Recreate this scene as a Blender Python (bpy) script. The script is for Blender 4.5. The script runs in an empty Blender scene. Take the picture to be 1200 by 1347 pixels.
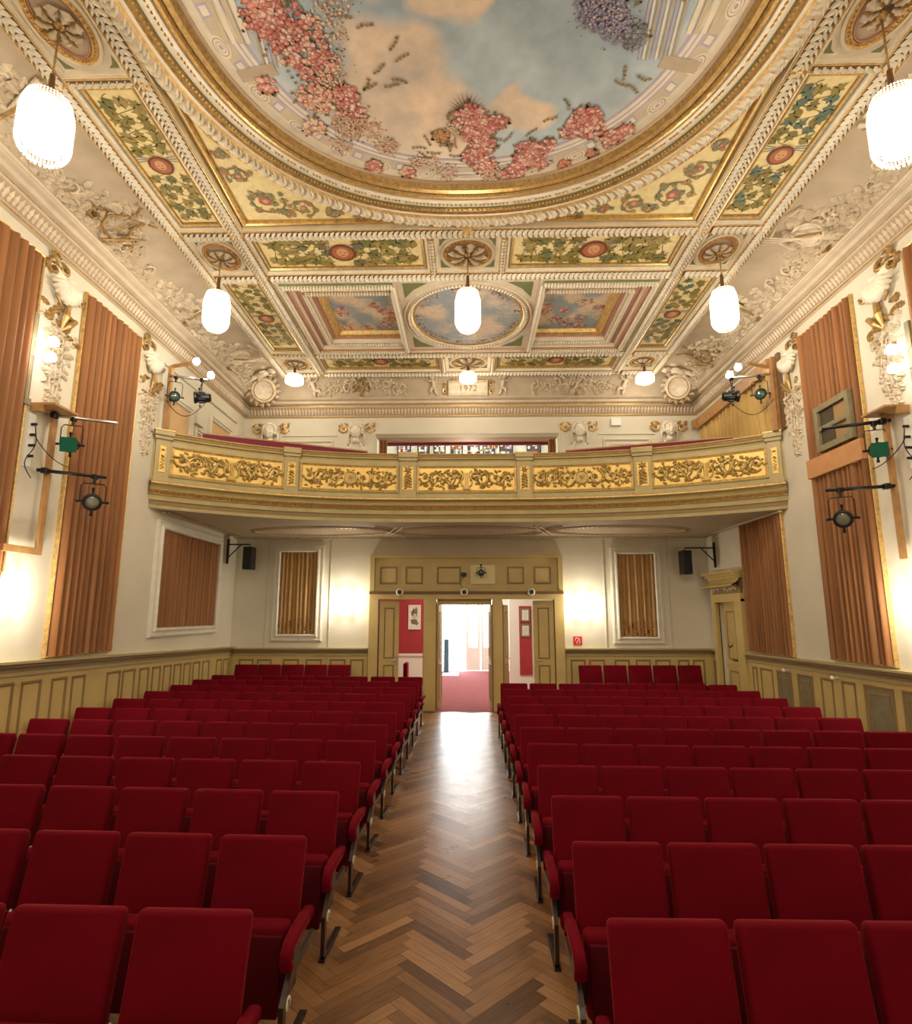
import bpy, bmesh, math, random
from mathutils import Vector, Matrix, noise
sin, cos, PI = math.sin, math.cos, math.pi
random.seed(7)
scene = bpy.context.scene
COL = scene.collection
XL, XR, YB = -5.25, 5.30, 13.0
CZ = 7.35            # underside of the ceiling beams

# ------------------------------------------------------------------ mesh builder
class MB:
    def __init__(s):
        s.v = []; s.f = []; s.m = []; s.c = []; s.xf = Matrix.Identity(4); s.fn = None; s.mi = 0; s.col = (1, 1, 1)
    def add(s, vs, fs, mi=None, col=None):
        b = len(s.v)
        for p in vs:
            p = s.xf @ Vector(p)
            if s.fn: p = Vector(s.fn(p))
            s.v.append(p)
        mi = s.mi if mi is None else mi; col = s.col if col is None else col
        for f in fs:
            s.f.append([b + i for i in f]); s.m.append(mi); s.c.append(col)
        return s
    def box(s, x0, x1, y0, y1, z0, z1, mi=None, col=None):
        v = [(x, y, z) for z in (z0, z1) for y in (y0, y1) for x in (x0, x1)]
        return s.add(v, [(0, 2, 3, 1), (4, 5, 7, 6), (0, 1, 5, 4), (2, 6, 7, 3), (0, 4, 6, 2), (1, 3, 7, 5)], mi, col)
    def rbox(s, x0, x1, y0, y1, z0, z1, r=.02, seg=3, mi=None, M=None):
        bm = bmesh.new(); bmesh.ops.create_cube(bm, size=1)
        for v in bm.verts:
            v.co = Vector(((x0 + x1) / 2 + v.co.x * (x1 - x0), (y0 + y1) / 2 + v.co.y * (y1 - y0), (z0 + z1) / 2 + v.co.z * (z1 - z0)))
        bmesh.ops.bevel(bm, geom=bm.edges[:], offset=r, segments=seg, profile=.5, affect='EDGES')
        bm.verts.index_update()
        s.add([(M @ v.co if M else v.co) for v in bm.verts], [[v.index for v in f.verts] for f in bm.faces], mi); bm.free()
        return s
    def tube(s, pts, r, n=6, closed=False, flat=1.0, mi=None, col=None):
        P = [Vector(p) for p in pts]; N = len(P); R = r if isinstance(r, (list, tuple)) else [r] * N
        vs = []; up0 = None
        for i in range(N):
            a = P[i - 1] if (i > 0 or closed) else P[i]; b = P[(i + 1) % N] if (i < N - 1 or closed) else P[i]
            t = (b - a); t = t.normalized() if t.length > 1e-9 else Vector((0, 0, 1))
            if up0 is None:
                up0 = Vector((0, 0, 1)) if abs(t.z) < .9 else Vector((0, 1, 0))
            u = t.cross(up0)
            if u.length < 1e-5: u = t.cross(Vector((1, 0, 0)))
            u.normalize(); w = u.cross(t).normalized(); up0 = w
            for k in range(n):
                an = 2 * PI * k / n
                vs.append(P[i] + u * cos(an) * R[i] + w * sin(an) * R[i] * flat)
        fs = []
        for i in range(N if closed else N - 1):
            j = (i + 1) % N
            for k in range(n):
                l = (k + 1) % n; fs.append((i * n + k, i * n + l, j * n + l, j * n + k))
        if not closed:
            fs.append(list(range(n))[::-1]); fs.append([(N - 1) * n + k for k in range(n)])
        return s.add(vs, fs, mi, col)
    def lathe(s, prof, n=24, c=(0, 0, 0), axis='z', mi=None, col=None, arc=2 * PI, ell=1.0):
        vs = []; full = abs(arc - 2 * PI) < 1e-6; K = n if full else n + 1
        for r, z in prof:
            for k in range(K):
                a = arc * k / n; x, y = r * cos(a), r * sin(a) * ell
                p = {'z': (x, y, z), 'y': (x, z, y), 'x': (z, x, y)}[axis]
                vs.append((p[0] + c[0], p[1] + c[1], p[2] + c[2]))
        fs = []
        for i in range(len(prof) - 1):
            for k in range(n):
                l = (k + 1) % K
                fs.append((i * K + k, i * K + l, (i + 1) * K + l, (i + 1) * K + k))
        return s.add(vs, fs, mi, col)
    def ball(s, c, r, n=8, sc=(1, 1, 1), mi=None, col=None, M=None):
        m = max(3, n // 2); vs = []; fs = []
        for i in range(m + 1):
            t = PI * i / m
            for k in range(n):
                a = 2 * PI * k / n
                p = Vector((r * sin(t) * cos(a) * sc[0], r * sin(t) * sin(a) * sc[1], r * cos(t) * sc[2]))
                if M: p = M @ p
                vs.append(p + Vector(c))
        for i in range(m):
            for k in range(n):
                l = (k + 1) % n; fs.append((i * n + k, i * n + l, (i + 1) * n + l, (i + 1) * n + k))
        return s.add(vs, fs, mi, col)
    def sweep(s, path, prof, closed=True, mis=None, cols=None):
        """path of 2d points in the local xy plane; prof = [(offset to the left of travel, height z)]"""
        N = len(path); nr = []
        P = [Vector(p[:2]) for p in path]
        for i in range(N):
            a = P[i] - P[i - 1] if (i > 0 or closed) else None
            b = P[(i + 1) % N] - P[i] if (i < N - 1 or closed) else None
            na = Vector((-a.y, a.x)).normalized() if a is not None else None
            nb = Vector((-b.y, b.x)).normalized() if b is not None else None
            if na is None: n_ = nb
            elif nb is None: n_ = na
            else:
                n_ = na + nb; n_ = n_ / max(.3, n_.length_squared / 2)
            nr.append(n_)
        K = len(prof)
        vs = [(P[i].x + nr[i].x * o, P[i].y + nr[i].y * o, z) for i in range(N) for (o, z) in prof]
        for k in range(K - 1):
            fs = []
            for i in range(N if closed else N - 1):
                j = (i + 1) % N
                fs.append((i * K + k, j * K + k, j * K + k + 1, i * K + k + 1))
            b = len(s.v)
            s.add(vs if k == 0 else [], [], None) if k == 0 else None
            if k == 0: b0 = b
            mi = mis[k] if mis else s.mi; col = cols[k] if cols else s.col
            for f in fs:
                s.f.append([b0 + i for i in f]); s.m.append(mi); s.c.append(col)
        return s
    def build(s, name, mats, parent=None, smooth=False, label=None):
        me = bpy.data.meshes.new(name); me.from_pydata([tuple(v) for v in s.v], [], s.f)
        if not isinstance(mats, (list, tuple)): mats = [mats]
        for m in mats: me.materials.append(m)
        if len(mats) > 1: me.polygons.foreach_set('material_index', s.m)
        if any(c != (1, 1, 1) for c in s.c):
            at = me.color_attributes.new('tint', 'FLOAT_COLOR', 'CORNER'); buf = []
            for f, c in zip(s.f, s.c): buf += [c[0], c[1], c[2], 1.0] * len(f)
            at.data.foreach_set('color', buf)
        if smooth: me.polygons.foreach_set('use_smooth', [True] * len(me.polygons))
        me.update(); o = bpy.data.objects.new(name, me); COL.objects.link(o)
        if parent: o.parent = parent
        if label: o['label'] = label
        return o
def smooth_by_angle(o, deg=40):
    me = o.data; bm = bmesh.new(); bm.from_mesh(me)
    for e in bm.edges:
        if len(e.link_faces) == 2 and e.calc_face_angle(0) > math.radians(deg): e.smooth = False
    for f in bm.faces: f.smooth = True
    bm.to_mesh(me); bm.free(); return o
def tag(o, label, cat, group=None):
    o['label'] = label; o['category'] = cat
    if group: o['group'] = group
    return o
def empty(name, loc=(0, 0, 0), rz=0, label=None, cat=None, group=None):
    o = bpy.data.objects.new(name, None); COL.objects.link(o); o.location = loc; o.rotation_euler = (0, 0, rz); o.empty_display_size = .1
    if label: tag(o, label, cat, group)
    return o
def struct(o): o['kind'] = 'structure'; return o
def kids(o): return KID.get(o.name, [])
def copy_tree(o, parent=None):
    c = o.copy(); COL.objects.link(c)
    if parent: c.parent = parent
    for ch in [x for x in ALLCH(o)]: copy_tree(ch, c)
    return c
def ALLCH(o): return list(o.children)
def look(fwd, up=(0, 0, 1)):
    """rotation whose local -Y points along fwd"""
    y = -Vector(fwd).normalized(); z = Vector(up); x = y.cross(z).normalized(); z = x.cross(y)
    return Matrix((x, y, z)).transposed().to_4x4()
def frame(o, u, v, w):
    return Matrix(((u[0], v[0], w[0], o[0]), (u[1], v[1], w[1], o[1]), (u[2], v[2], w[2], o[2]), (0, 0, 0, 1)))
LW = frame((XL, 0, 0), (0, 1, 0), (0, 0, 1), (1, 0, 0))      # u = Y, v = Z, w = out of the wall
RW = frame((XR, 0, 0), (0, 1, 0), (0, 0, 1), (-1, 0, 0))
BW = frame((0, YB, 0), (1, 0, 0), (0, 0, 1), (0, -1, 0))
CE = frame((0, 0, CZ), (1, 0, 0), (0, 1, 0), (0, 0, -1))      # w = down from the beam level
def rect(x0, x1, y0, y1): return [(x0, y0), (x1, y0), (x1, y1), (x0, y1)]
def sup(a, b, cx, cy, n=2.25, N=128):
    P = []
    for i in range(N):
        t = 2 * PI * i / N; c, s_ = cos(t), sin(t)
        P.append((cx + a * math.copysign(abs(c) ** (2 / n), c), cy + b * math.copysign(abs(s_) ** (2 / n), s_)))
    return P

# ------------------------------------------------------------------ materials
def new_mat(name):
    m = bpy.data.materials.new(name); m.use_nodes = True; nt = m.node_tree
    return m, nt, nt.nodes['Principled BSDF']
def mat(name, col, rough=.5, metal=0, var=0, vscale=6, bump=0, bscale=60, sheen=0, coat=0, dirt=None):
    m, nt, b = new_mat(name); N = nt.nodes; L = nt.links
    b.inputs['Base Color'].default_value = (*col, 1); b.inputs['Roughness'].default_value = rough; b.inputs['Metallic'].default_value = metal
    if coat: b.inputs['Coat Weight'].default_value = coat; b.inputs['Coat Roughness'].default_value = .1
    if sheen:
        b.inputs['Sheen Weight'].default_value = sheen; b.inputs['Sheen Roughness'].default_value = .28
    if var or bump:
        tc = N.new('ShaderNodeTexCoord')
    if var:
        n = N.new('ShaderNodeTexNoise'); n.inputs['Scale'].default_value = vscale; n.inputs['Detail'].default_value = 5
        L.new(tc.outputs['Object'], n.inputs['Vector'])
        r = N.new('ShaderNodeValToRGB'); r.color_ramp.elements[0].position = .3; r.color_ramp.elements[1].position = .7
        d = dirt or tuple(c * (1 - var) for c in col)
        r.color_ramp.elements[0].color = (*d, 1); r.color_ramp.elements[1].color = (*[min(1, c * (1 + var * .3)) for c in col], 1)
        L.new(n.outputs['Fac'], r.inputs['Fac']); L.new(r.outputs['Color'], b.inputs['Base Color'])
    if bump:
        n2 = N.new('ShaderNodeTexNoise'); n2.inputs['Scale'].default_value = bscale; n2.inputs['Detail'].default_value = 3
        L.new(tc.outputs['Object'], n2.inputs['Vector'])
        bp = N.new('ShaderNodeBump'); bp.inputs['Strength'].default_value = bump; bp.inputs['Distance'].default_value = .01
        L.new(n2.outputs['Fac'], bp.inputs['Height']); L.new(bp.outputs['Normal'], b.inputs['Normal'])
    return m
def emis(name, col, st):
    m, nt, b = new_mat(name); b.inputs['Base Color'].default_value = (*col, 1)
    b.inputs['Emission Color'].default_value = (*col, 1); b.inputs['Emission Strength'].default_value = st; return m
def tintmat(name, rough=.7, metal=0, var=.12, vscale=14):
    m, nt, b = new_mat(name); N = nt.nodes; L = nt.links
    a = N.new('ShaderNodeAttribute'); a.attribute_name = 'tint'; b.inputs['Roughness'].default_value = rough; b.inputs['Metallic'].default_value = metal
    tc = N.new('ShaderNodeTexCoord'); n = N.new('ShaderNodeTexNoise'); n.inputs['Scale'].default_value = vscale; n.inputs['Detail'].default_value = 6
    L.new(tc.outputs['Object'], n.inputs['Vector'])
    mr = N.new('ShaderNodeMapRange'); mr.inputs['From Min'].default_value = .3; mr.inputs['From Max'].default_value = .7
    mr.inputs['To Min'].default_value = 1 - var; mr.inputs['To Max'].default_value = 1 + var * .5
    mx = N.new('ShaderNodeVectorMath'); mx.operation = 'SCALE'
    L.new(n.outputs['Fac'], mr.inputs['Value']); L.new(a.outputs['Color'], mx.inputs[0]); L.new(mr.outputs['Result'], mx.inputs['Scale'])
    L.new(mx.outputs['Vector'], b.inputs['Base Color']); return m

def parquet():
    m, nt, b = new_mat('parquet_oak'); N = nt.nodes; L = nt.links
    at = N.new('ShaderNodeAttribute'); at.attribute_name = 'tint'
    uv = N.new('ShaderNodeUVMap'); mp = N.new('ShaderNodeMapping'); mp.inputs['Scale'].default_value = (3, 40, 1)
    L.new(uv.outputs['UV'], mp.inputs['Vector'])
    g = N.new('ShaderNodeTexNoise'); g.inputs['Scale'].default_value = 1.6; g.inputs['Detail'].default_value = 6; L.new(mp.outputs['Vector'], g.inputs['Vector'])
    tc = N.new('ShaderNodeTexCoord'); w = N.new('ShaderNodeTexNoise'); w.inputs['Scale'].default_value = 3.5; w.inputs['Detail'].default_value = 8; w.inputs['Roughness'].default_value = .65
    L.new(tc.outputs['Object'], w.inputs['Vector'])
    r = N.new('ShaderNodeValToRGB'); r.color_ramp.elements[0].position = .25; r.color_ramp.elements[0].color = (.075, .032, .011, 1)
    r.color_ramp.elements[1].position = .75; r.color_ramp.elements[1].color = (.33, .175, .075, 1)
    e = r.color_ramp.elements.new(.5); e.color = (.19, .09, .034, 1)
    add = N.new('ShaderNodeMath'); add.operation = 'MULTIPLY_ADD'; add.inputs[1].default_value = .45; add.inputs[2].default_value = -.22
    L.new(g.outputs['Fac'], add.inputs[0]); s2 = N.new('ShaderNodeMath'); s2.operation = 'ADD'; sp = N.new('ShaderNodeSeparateColor')
    L.new(at.outputs['Color'], sp.inputs['Color']); L.new(sp.outputs['Red'], s2.inputs[0]); L.new(add.outputs[0], s2.inputs[1])
    s3 = N.new('ShaderNodeMath'); s3.operation = 'MULTIPLY_ADD'; s3.inputs[1].default_value = .12; L.new(w.outputs['Fac'], s3.inputs[0])
    s4 = N.new('ShaderNodeMath'); s4.operation = 'SUBTRACT'; s4.inputs[1].default_value = .03; L.new(s3.outputs[0], s4.inputs[0]); L.new(s2.outputs[0], s3.inputs[2])
    L.new(s4.outputs[0], r.inputs['Fac']); L.new(r.outputs['Color'], b.inputs['Base Color'])
    rr = N.new('ShaderNodeMapRange'); rr.inputs['From Min'].default_value = .2; rr.inputs['From Max'].default_value = .8; rr.inputs['To Min'].default_value = .24; rr.inputs['To Max'].default_value = .38
    L.new(w.outputs['Fac'], rr.inputs['Value']); L.new(rr.outputs['Result'], b.inputs['Roughness'])
    bp = N.new('ShaderNodeBump'); bp.inputs['Strength'].default_value = .25; bp.inputs['Distance'].default_value = .004
    L.new(g.outputs['Fac'], bp.inputs['Height']); L.new(bp.outputs['Normal'], b.inputs['Normal'])
    return m

M_wall = mat('painted_plaster', (.70, .655, .53), .75, var=.08, vscale=1.2, bump=.05)
M_wall2 = mat('grey_plaster', (.60, .57, .46), .75, var=.10, vscale=1.5, bump=.05)
M_stucco = mat('ivory_stucco', (.80, .72, .56), .6, var=.12, vscale=5, bump=.1, bscale=40)
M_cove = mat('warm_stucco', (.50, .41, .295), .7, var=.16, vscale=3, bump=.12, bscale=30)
M_relief = mat('relief_stucco', (.70, .60, .45), .6, var=.2, vscale=12, bump=.1, bscale=50)
M_white = mat('white_stucco', (.86, .80, .66), .5, var=.12, vscale=10)
M_cornice = mat('cornice_stucco', (.62, .52, .385), .65, var=.15, vscale=4, bump=.1, bscale=40)
M_fresh = mat('white_paint', (.80, .78, .70), .5)
M_gold = mat('gilding', (.74, .50, .19), .42, .6, var=.35, vscale=20)
M_golddark = mat('old_gilding', (.46, .29, .10), .45, .5, var=.4, vscale=25)
M_relgold = mat('olive_gilding', (.52, .37, .13), .42, .45, var=.3, vscale=18)
M_goldlight = mat('gold_ground', (.80, .56, .17), .45, .45, var=.15, vscale=8)
M_olive = mat('olive_paint', (.42, .34, .15), .45, var=.12, vscale=4)
M_tan = mat('ochre_paint', (.58, .44, .17), .45, var=.10, vscale=3)
M_tandark = mat('dark_ochre_paint', (.27, .18, .07), .45, var=.1)
M_greygreen = mat('grey_green_panel', (.24, .20, .11), .55, var=.25, vscale=9)
M_brown = mat('brown_recess', (.20, .11, .05), .6, var=.2)
M_pink = mat('pink_band', (.55, .30, .24), .6)
M_bluegrey = mat('blue_grey_band', (.26, .32, .33), .6)
M_green = mat('moss_green_paint', (.20, .22, .09), .6)
M_wood = mat('pine_wood', (.46, .25, .09), .45, var=.25, vscale=9)
M_black = mat('black_metal', (.012, .012, .013), .4, .3)
M_steel = mat('bare_steel', (.55, .52, .46), .35, .9)
M_frame = mat('dark_brown_metal', (.035, .016, .012), .3, .3, coat=.4)
M_red = mat('red_velvet', (.145, .0006, .008), .8, sheen=.45, var=.22, vscale=3.5)
M_red.node_tree.nodes['Principled BSDF'].inputs['Sheen Tint'].default_value = (1, .10, .06, 1)
M_red.node_tree.nodes['Principled BSDF'].inputs['Specular IOR Level'].default_value = .1
M_redd = mat('red_velvet_shell', (.07, .001, .004), .6, sheen=.1)
M_redd.node_tree.nodes['Principled BSDF'].inputs['Specular IOR Level'].default_value = .12
M_redd.node_tree.nodes['Principled BSDF'].inputs['Sheen Tint'].default_value = (1, .18, .12, 1)
M_maroon = mat('maroon_cloth', (.16, .006, .03), .7, sheen=.2)
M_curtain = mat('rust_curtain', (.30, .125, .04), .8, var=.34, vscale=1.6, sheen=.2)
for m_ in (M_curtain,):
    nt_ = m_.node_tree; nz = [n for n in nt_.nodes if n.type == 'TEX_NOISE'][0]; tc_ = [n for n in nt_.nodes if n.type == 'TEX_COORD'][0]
    mp_ = nt_.nodes.new('ShaderNodeMapping'); mp_.inputs['Scale'].default_value = (5, 5, .3); nt_.links.new(tc_.outputs['Object'], mp_.inputs['Vector']); nt_.links.new(mp_.outputs['Vector'], nz.inputs['Vector'])  # vertical streaks put fold shading and sheen into the cloth colour
M_goldcurtain = mat('golden_curtain', (.56, .36, .10), .6, var=.15, vscale=2, sheen=.3)
M_parquet = parquet()
M_tint = tintmat('painted_tint')
M_tintglossy = tintmat('painted_tint_smooth', .5)
M_lamp = emis('crystal_glow', (1, .93, .80), 6)
M_bead = emis('crystal_bead', (1, .90, .74), 1.1)
M_flood = emis('flood_bulb', (1, .95, .85), 25)
M_sconce = emis('sconce_glow', (1, .93, .78), 20)

def ramp_paint_mat(): return M_tint

# ------------------------------------------------------------------ camera
F_, CX_, CY_, VX_, VY_ = 765., 600., 673.5, 617., 807.
y_ = Vector(((VX_ - CX_) / F_, (VY_ - CY_) / F_, 1)).normalized()
z_ = Vector((0, -y_.z, y_.y)).normalized(); x_ = y_.cross(z_)
cam = bpy.data.cameras.new('camera'); co = bpy.data.objects.new('camera', cam); COL.objects.link(co); scene.camera = co
cx = Vector((x_.x, y_.x, z_.x)); cyd = Vector((x_.y, y_.y, z_.y)); cf = Vector((x_.z, y_.z, z_.z))
co.matrix_world = Matrix(((cx.x, -cyd.x, -cf.x, 0), (cx.y, -cyd.y, -cf.y, 0), (cx.z, -cyd.z, -cf.z, 2.05), (0, 0, 0, 1)))
cam.sensor_fit = 'HORIZONTAL'; cam.sensor_width = 36; cam.lens = F_ / 1200 * 36; cam.clip_end = 200; cam.clip_start = .05
def to_px(p):
    c = Vector(p) - Vector((0, 0, 2.05)); d = c.dot(cf)
    if d < .05: return None
    return CX_ + F_ * c.dot(cx) / d, CY_ + F_ * c.dot(cyd) / d
def in_view(pts, m=12):
    q = [to_px(p) for p in pts]; q = [a for a in q if a]
    if not q: return False
    return min(a[0] for a in q) < 1200 - m and max(a[0] for a in q) > m and min(a[1] for a in q) < 1347 - m and max(a[1] for a in q) > m

# ------------------------------------------------------------------ relief ornaments (local xy, z = height)
def leaf(mb, x, y, ang, L, W, h=.02, mi=None, col=None, lobes=3):
    out = []; n = lobes * 2 + 1
    def side(sg):
        r = []
        for i in range(1, n):
            t = i / n; w = W * sin(PI * min(1, t * .92 + .06)) ** .8 * (1 if i % 2 else .62)
            r.append((t * L, sg * w, 0))
        return r
    a = side(1); b = side(-1)
    mid = [(t / n * L, 0, h * sin(PI * (t / n * .8 + .15))) for t in range(n + 1)]
    ca, sa = cos(ang), sin(ang)
    def T(p): return (x + p[0] * ca - p[1] * sa, y + p[0] * sa + p[1] * ca, p[2])
    vs = [T(p) for p in mid] + [T(p) for p in a] + [T(p) for p in b]
    fs = []; A = n + 1; B = A + n - 1
    for i in range(n):
        al = A + i - 1 if i > 0 else None; ar = A + i if i < n - 1 else None
        fs.append([q for q in (i, i + 1, ar, al) if q is not None])
        bl = B + i - 1 if i > 0 else None; br = B + i if i < n - 1 else None
        fs.append([q for q in (i, bl, br, i + 1) if q is not None])
    mb.add(vs, fs, mi, col)
def spiral_pts(x, y, ang, R, turns, sg=1, n=22, z=.012):
    P = []
    for i in range(n):
        t = i / (n - 1); a = ang + sg * turns * 2 * PI * t; r = R * (1 - t) ** .9 + R * .08
        P.append((x + r * cos(a), y + r * sin(a), z))
    return P
def scroll(mb, x, y, ang, R, turns=1.2, sg=1, r=.012, leaves=5, h=.02, mi=None, col=None):
    P = spiral_pts(x, y, ang, R, turns, sg, z=h * .5)
    mb.tube(P, [r * (1.15 - .5 * i / len(P)) for i in range(len(P))], 5, mi=mi, col=col)
    for k in range(leaves):
        i = int(k * 12 / leaves); p = P[i]; q = P[i + 1]; a = math.atan2(q[1] - p[1], q[0] - p[0])
        leaf(mb, p[0], p[1], a - sg * .7, R * .62, R * .2, h, mi, col)
    rosette(mb, x, y, R * .34, h * 1.3, mi, col)
def rosette(mb, x, y, R, h=.02, mi=None, col=None, n=6, heart=True):
    for k in range(n):
        a = 2 * PI * k / n + x * 7
        leaf(mb, x, y, a, R, R * .32, h, mi, col, 1)
    if heart: mb.ball((x, y, h * .5), R * .3, 6, (1, 1, .8), mi, col)
def spray(mb, x, y, ang, L, n=6, W=.03, h=.02, bend=.6, rnd=random, mi=None, col=None):
    P = []; a = ang; px, py = x, y
    for i in range(n + 1):
        P.append((px, py, h * .4)); px += cos(a) * L / n; py += sin(a) * L / n; a += bend / n
    mb.tube(P, [W * .22] * (n + 1), 4, mi=mi, col=col); 
    for i in range(1, n + 1):
        s = 1 - .5 * i / n
        for sg in (1, -1): leaf(mb, P[i][0], P[i][1], a - bend * (1 - i / n) + sg * rnd.uniform(.6, 1.0), W * 3.2 * s, W * s, h, mi, col, 2)
    return P
# ================================================================== SETTING
YF = -1.6      # wall behind the camera
def herringbone():
    me_v = []; me_f = []; tint = []; uvs = []
    L_, W_ = .56, .08; c = math.sqrt(.5); rnd = random.Random(3)
    # classic herringbone in plank space (a,b axes at +-45 deg)
    x0, x1, y0, y1 = XL, XR, YF, 12.87
    n = int(L_ / W_)
    def put(a0, b0, la, lb, horiz):
        g = .0012
        P = [(a0 + g, b0 + g), (a0 + la - g, b0 + g), (a0 + la - g, b0 + lb - g), (a0 + g, b0 + lb - g)]
        Q = [((a - b) * c + .02, (a + b) * c) for a, b in P]
        mx = sum(q[0] for q in Q) / 4; my = sum(q[1] for q in Q) / 4
        if not (x0 + .02 < mx < x1 - .02 and y0 < my < y1 - .02): return
        Q = [(min(max(q[0], x0), x1), min(max(q[1], y0), y1)) for q in Q]
        b = len(me_v); z = 0.0
        me_v.extend((q[0], q[1], z) for q in Q); me_f.append((b, b + 1, b + 2, b + 3))
        t = .5 + rnd.gauss(0, .13); tint.append(t); u = rnd.uniform(0, 9)
        if horiz: uvs.extend([(u, u), (u + la, u), (u + la, u + lb), (u, u + lb)])
        else: uvs.extend([(u, u), (u, u + la), (u + lb, u + la), (u + lb, u)])
    R = int(30 / W_)
    # herringbone tiling: in row j (b = j*W) horizontal planks start at a = j*W + k*2L ; vertical ones fill between
    for j in range(-R, R):
        for k in range(-14, 15):
            a = j * W_ + k * 2 * L_; b = j * W_
            if abs(a - b) * c > 7 or (a + b) * c < -4 or (a + b) * c > 15: continue
            put(a, b, L_, W_, True)
            put(a + L_, b - L_ + W_, W_, L_, False)
    me = bpy.data.meshes.new('floor'); me.from_pydata(me_v, [], me_f); me.materials.append(M_parquet)
    at = me.color_attributes.new('tint', 'FLOAT_COLOR', 'CORNER'); buf = []
    for t in tint: buf += [t, t, t, 1] * 4
    at.data.foreach_set('color', buf)
    uv = me.uv_layers.new(name='UVMap'); uv.data.foreach_set('uv', [q for p in uvs for q in p])
    o = bpy.data.objects.new('floor', me); COL.objects.link(o); return struct(o)
fl = herringbone()
M_joint = mat('dark_floor_joint', (.05, .025, .012), .6)
struct(MB().box(XL - .2, XR + .2, YF, 12.87, -.08, -.0015).build('floor_base', M_joint))

# --- side walls
def wall_side(M, name, X, sg):
    mb = MB(); mb.box(min(X, X - sg * .3), max(X, X - sg * .3), YF, YB + .3, -.05, 7.6)
    return struct(mb.build(name, M_wall))
wall_side(LW, 'wall_left', XL, 1)
# the right wall has a doorway
DY0, DY1, DZ = 11.72, 12.62, 2.28
mb = MB()
for a in ((YF, DY0, -.05, 7.6), (DY1, YB + .3, -.05, 7.6), (DY0, DY1, DZ, 7.6)): mb.box(XR, XR + .3, a[0], a[1], a[2], a[3])
struct(mb.build('wall_right', M_wall))
struct(MB().box(XL - .3, XR + .3, YF - .2, YF, -.05, 7.6).build('wall_front', M_wall))
# back wall: portal opening below, wide opening to the gallery above
PX0, PX1, PZ = -2.19, 2.07, 3.34
GX0, GX1, GZ = -2.17, 2.10, 6.17
mb = MB(); T = .3
for x0, x1, z0, z1 in ((XL, PX0, 0, 3.95), (PX1, XR, 0, 3.95), (PX0, PX1, PZ, 3.95), (XL, GX0, 3.95, 7.6), (GX1, XR, 3.95, 7.6), (GX0, GX1, GZ, 7.6)):
    mb.box(x0, x1, YB, YB + T, z0, z1)
struct(mb.build('wall_back', M_wall))

# --- wainscot with cap and panels
def wain_h(side, y):
    if side == 'l': return 1.335 + (13 - y) * .028
    if side == 'r': return 1.30 + (13 - y) * .012
    return 1.31
def wainscot(name, M, side, u0, u1, panels, grey=(), low=.15):
    h = lambda u: wain_h(side, u)
    mb = MB(); mb.xf = M
    def slab(a, b, z0, z1, w, mi):   # z are functions or numbers
        f = lambda q, u: q(u) if callable(q) else q
        v = [(a, f(z0, a), 0), (b, f(z0, b), 0), (b, f(z1, b), 0), (a, f(z1, a), 0)]
        v += [(p[0], p[1], w) for p in v]
        mb.add(v, [(4, 5, 6, 7), (0, 1, 5, 4), (3, 7, 6, 2), (0, 4, 7, 3), (1, 2, 6, 5)], mi)
    slab(u0, u1, 0, lambda u: h(u) - .02, .03, 0)
    slab(u0, u1, 0, .14, .05, 0)
    # cap: stepped
    slab(u0, u1, lambda u: h(u) - .17, lambda u: h(u) - .13, .05, 1)
    slab(u0, u1, lambda u: h(u) - .13, lambda u: h(u) - .07, .045, 2)
    slab(u0, u1, lambda u: h(u) - .07, lambda u: h(u) - .03, .085, 2)
    slab(u0, u1, lambda u: h(u) - .03, lambda u: h(u), .12, 1)
    o = struct(mb.build(name, [M_tan, M_olive, M_tandark]))
    for i, (a, b) in enumerate(panels):
        g = i in grey
        pm = MB(); pm.xf = M; zt = h((a + b) / 2) - .25; zb = low + .12
        r_ = [(a, zb), (b, zb), (b, zt), (a, zt)]
        pm.sweep(r_, [(-.012, .03), (-.008, .045), (.012, .045), (.028, .026)], mis=[1, 1, 1])
        pm.add([(a + .028, zb + .028, .032), (b - .028, zb + .028, .032), (b - .028, zt - .028, .032), (a + .028, zt - .028, .032)], [(0, 1, 2, 3)], 2 if g else 0)
        if g: pm.sweep([(a + .07, zb + .1), (b - .07, zb + .1), (b - .07, zt - .08), (a + .07, zt - .08)], [(0, .033), (.004, .042), (.018, .042), (.022, .033)], mis=[1, 1, 1])
        pm.build('wall_panel', [M_tan, M_tandark, M_greygreen], o)
    return o
def spans(u0, u1, n, gap): 
    w = (u1 - u0) / n; return [(u0 + w * i + gap / 2, u0 + w * (i + 1) - gap / 2) for i in range(n)]
pl = [(-.9 + .7 * i, -.35 + .7 * i) for i in range(9)] + [(5.35, 5.72), (5.86, 6.32), (6.55, 6.78), (6.92, 7.22), (7.42, 7.68), (7.80, 8.05), (8.55, 8.86), (8.94, 9.25), (9.40, 9.65), (9.78, 10.02), (10.14, 10.38), (10.5, 10.74), (10.86, 11.1), (11.22, 11.48), (11.62, 11.9), (12.25, 12.5), (12.6, 12.85)]
wl = wainscot('trim_left', LW, 'l', YF, YB, [p for p in pl if p[0] < 5 or True], ())
pr = [(-.9 + .7 * i, -.35 + .7 * i) for i in range(9)] + [(5.5, 6.0), (6.15, 6.7), (6.95, 7.45), (7.62, 8.15), (8.35, 8.62), (8.85, 9.12), (9.35, 9.75), (9.95, 10.38), (10.55, 10.95), (11.1, 11.25)]
wr = wainscot('trim_right', RW, 'r', YF, 11.42, pr, (11, 12, 15, 16))
wr2 = wainscot('trim_4', RW, 'r', 12.78, YB, [(12.8, 12.86), (12.9, 12.96)])
pb = [(-5.02, -4.72), (-4.62, -4.32), (-4.05, -3.72), (-3.55, -3.22), (-3.02, -2.7), (-2.58, -2.3)]
wainscot('trim_back', BW, 'b', XL, PX0 - .02, pb)
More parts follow.
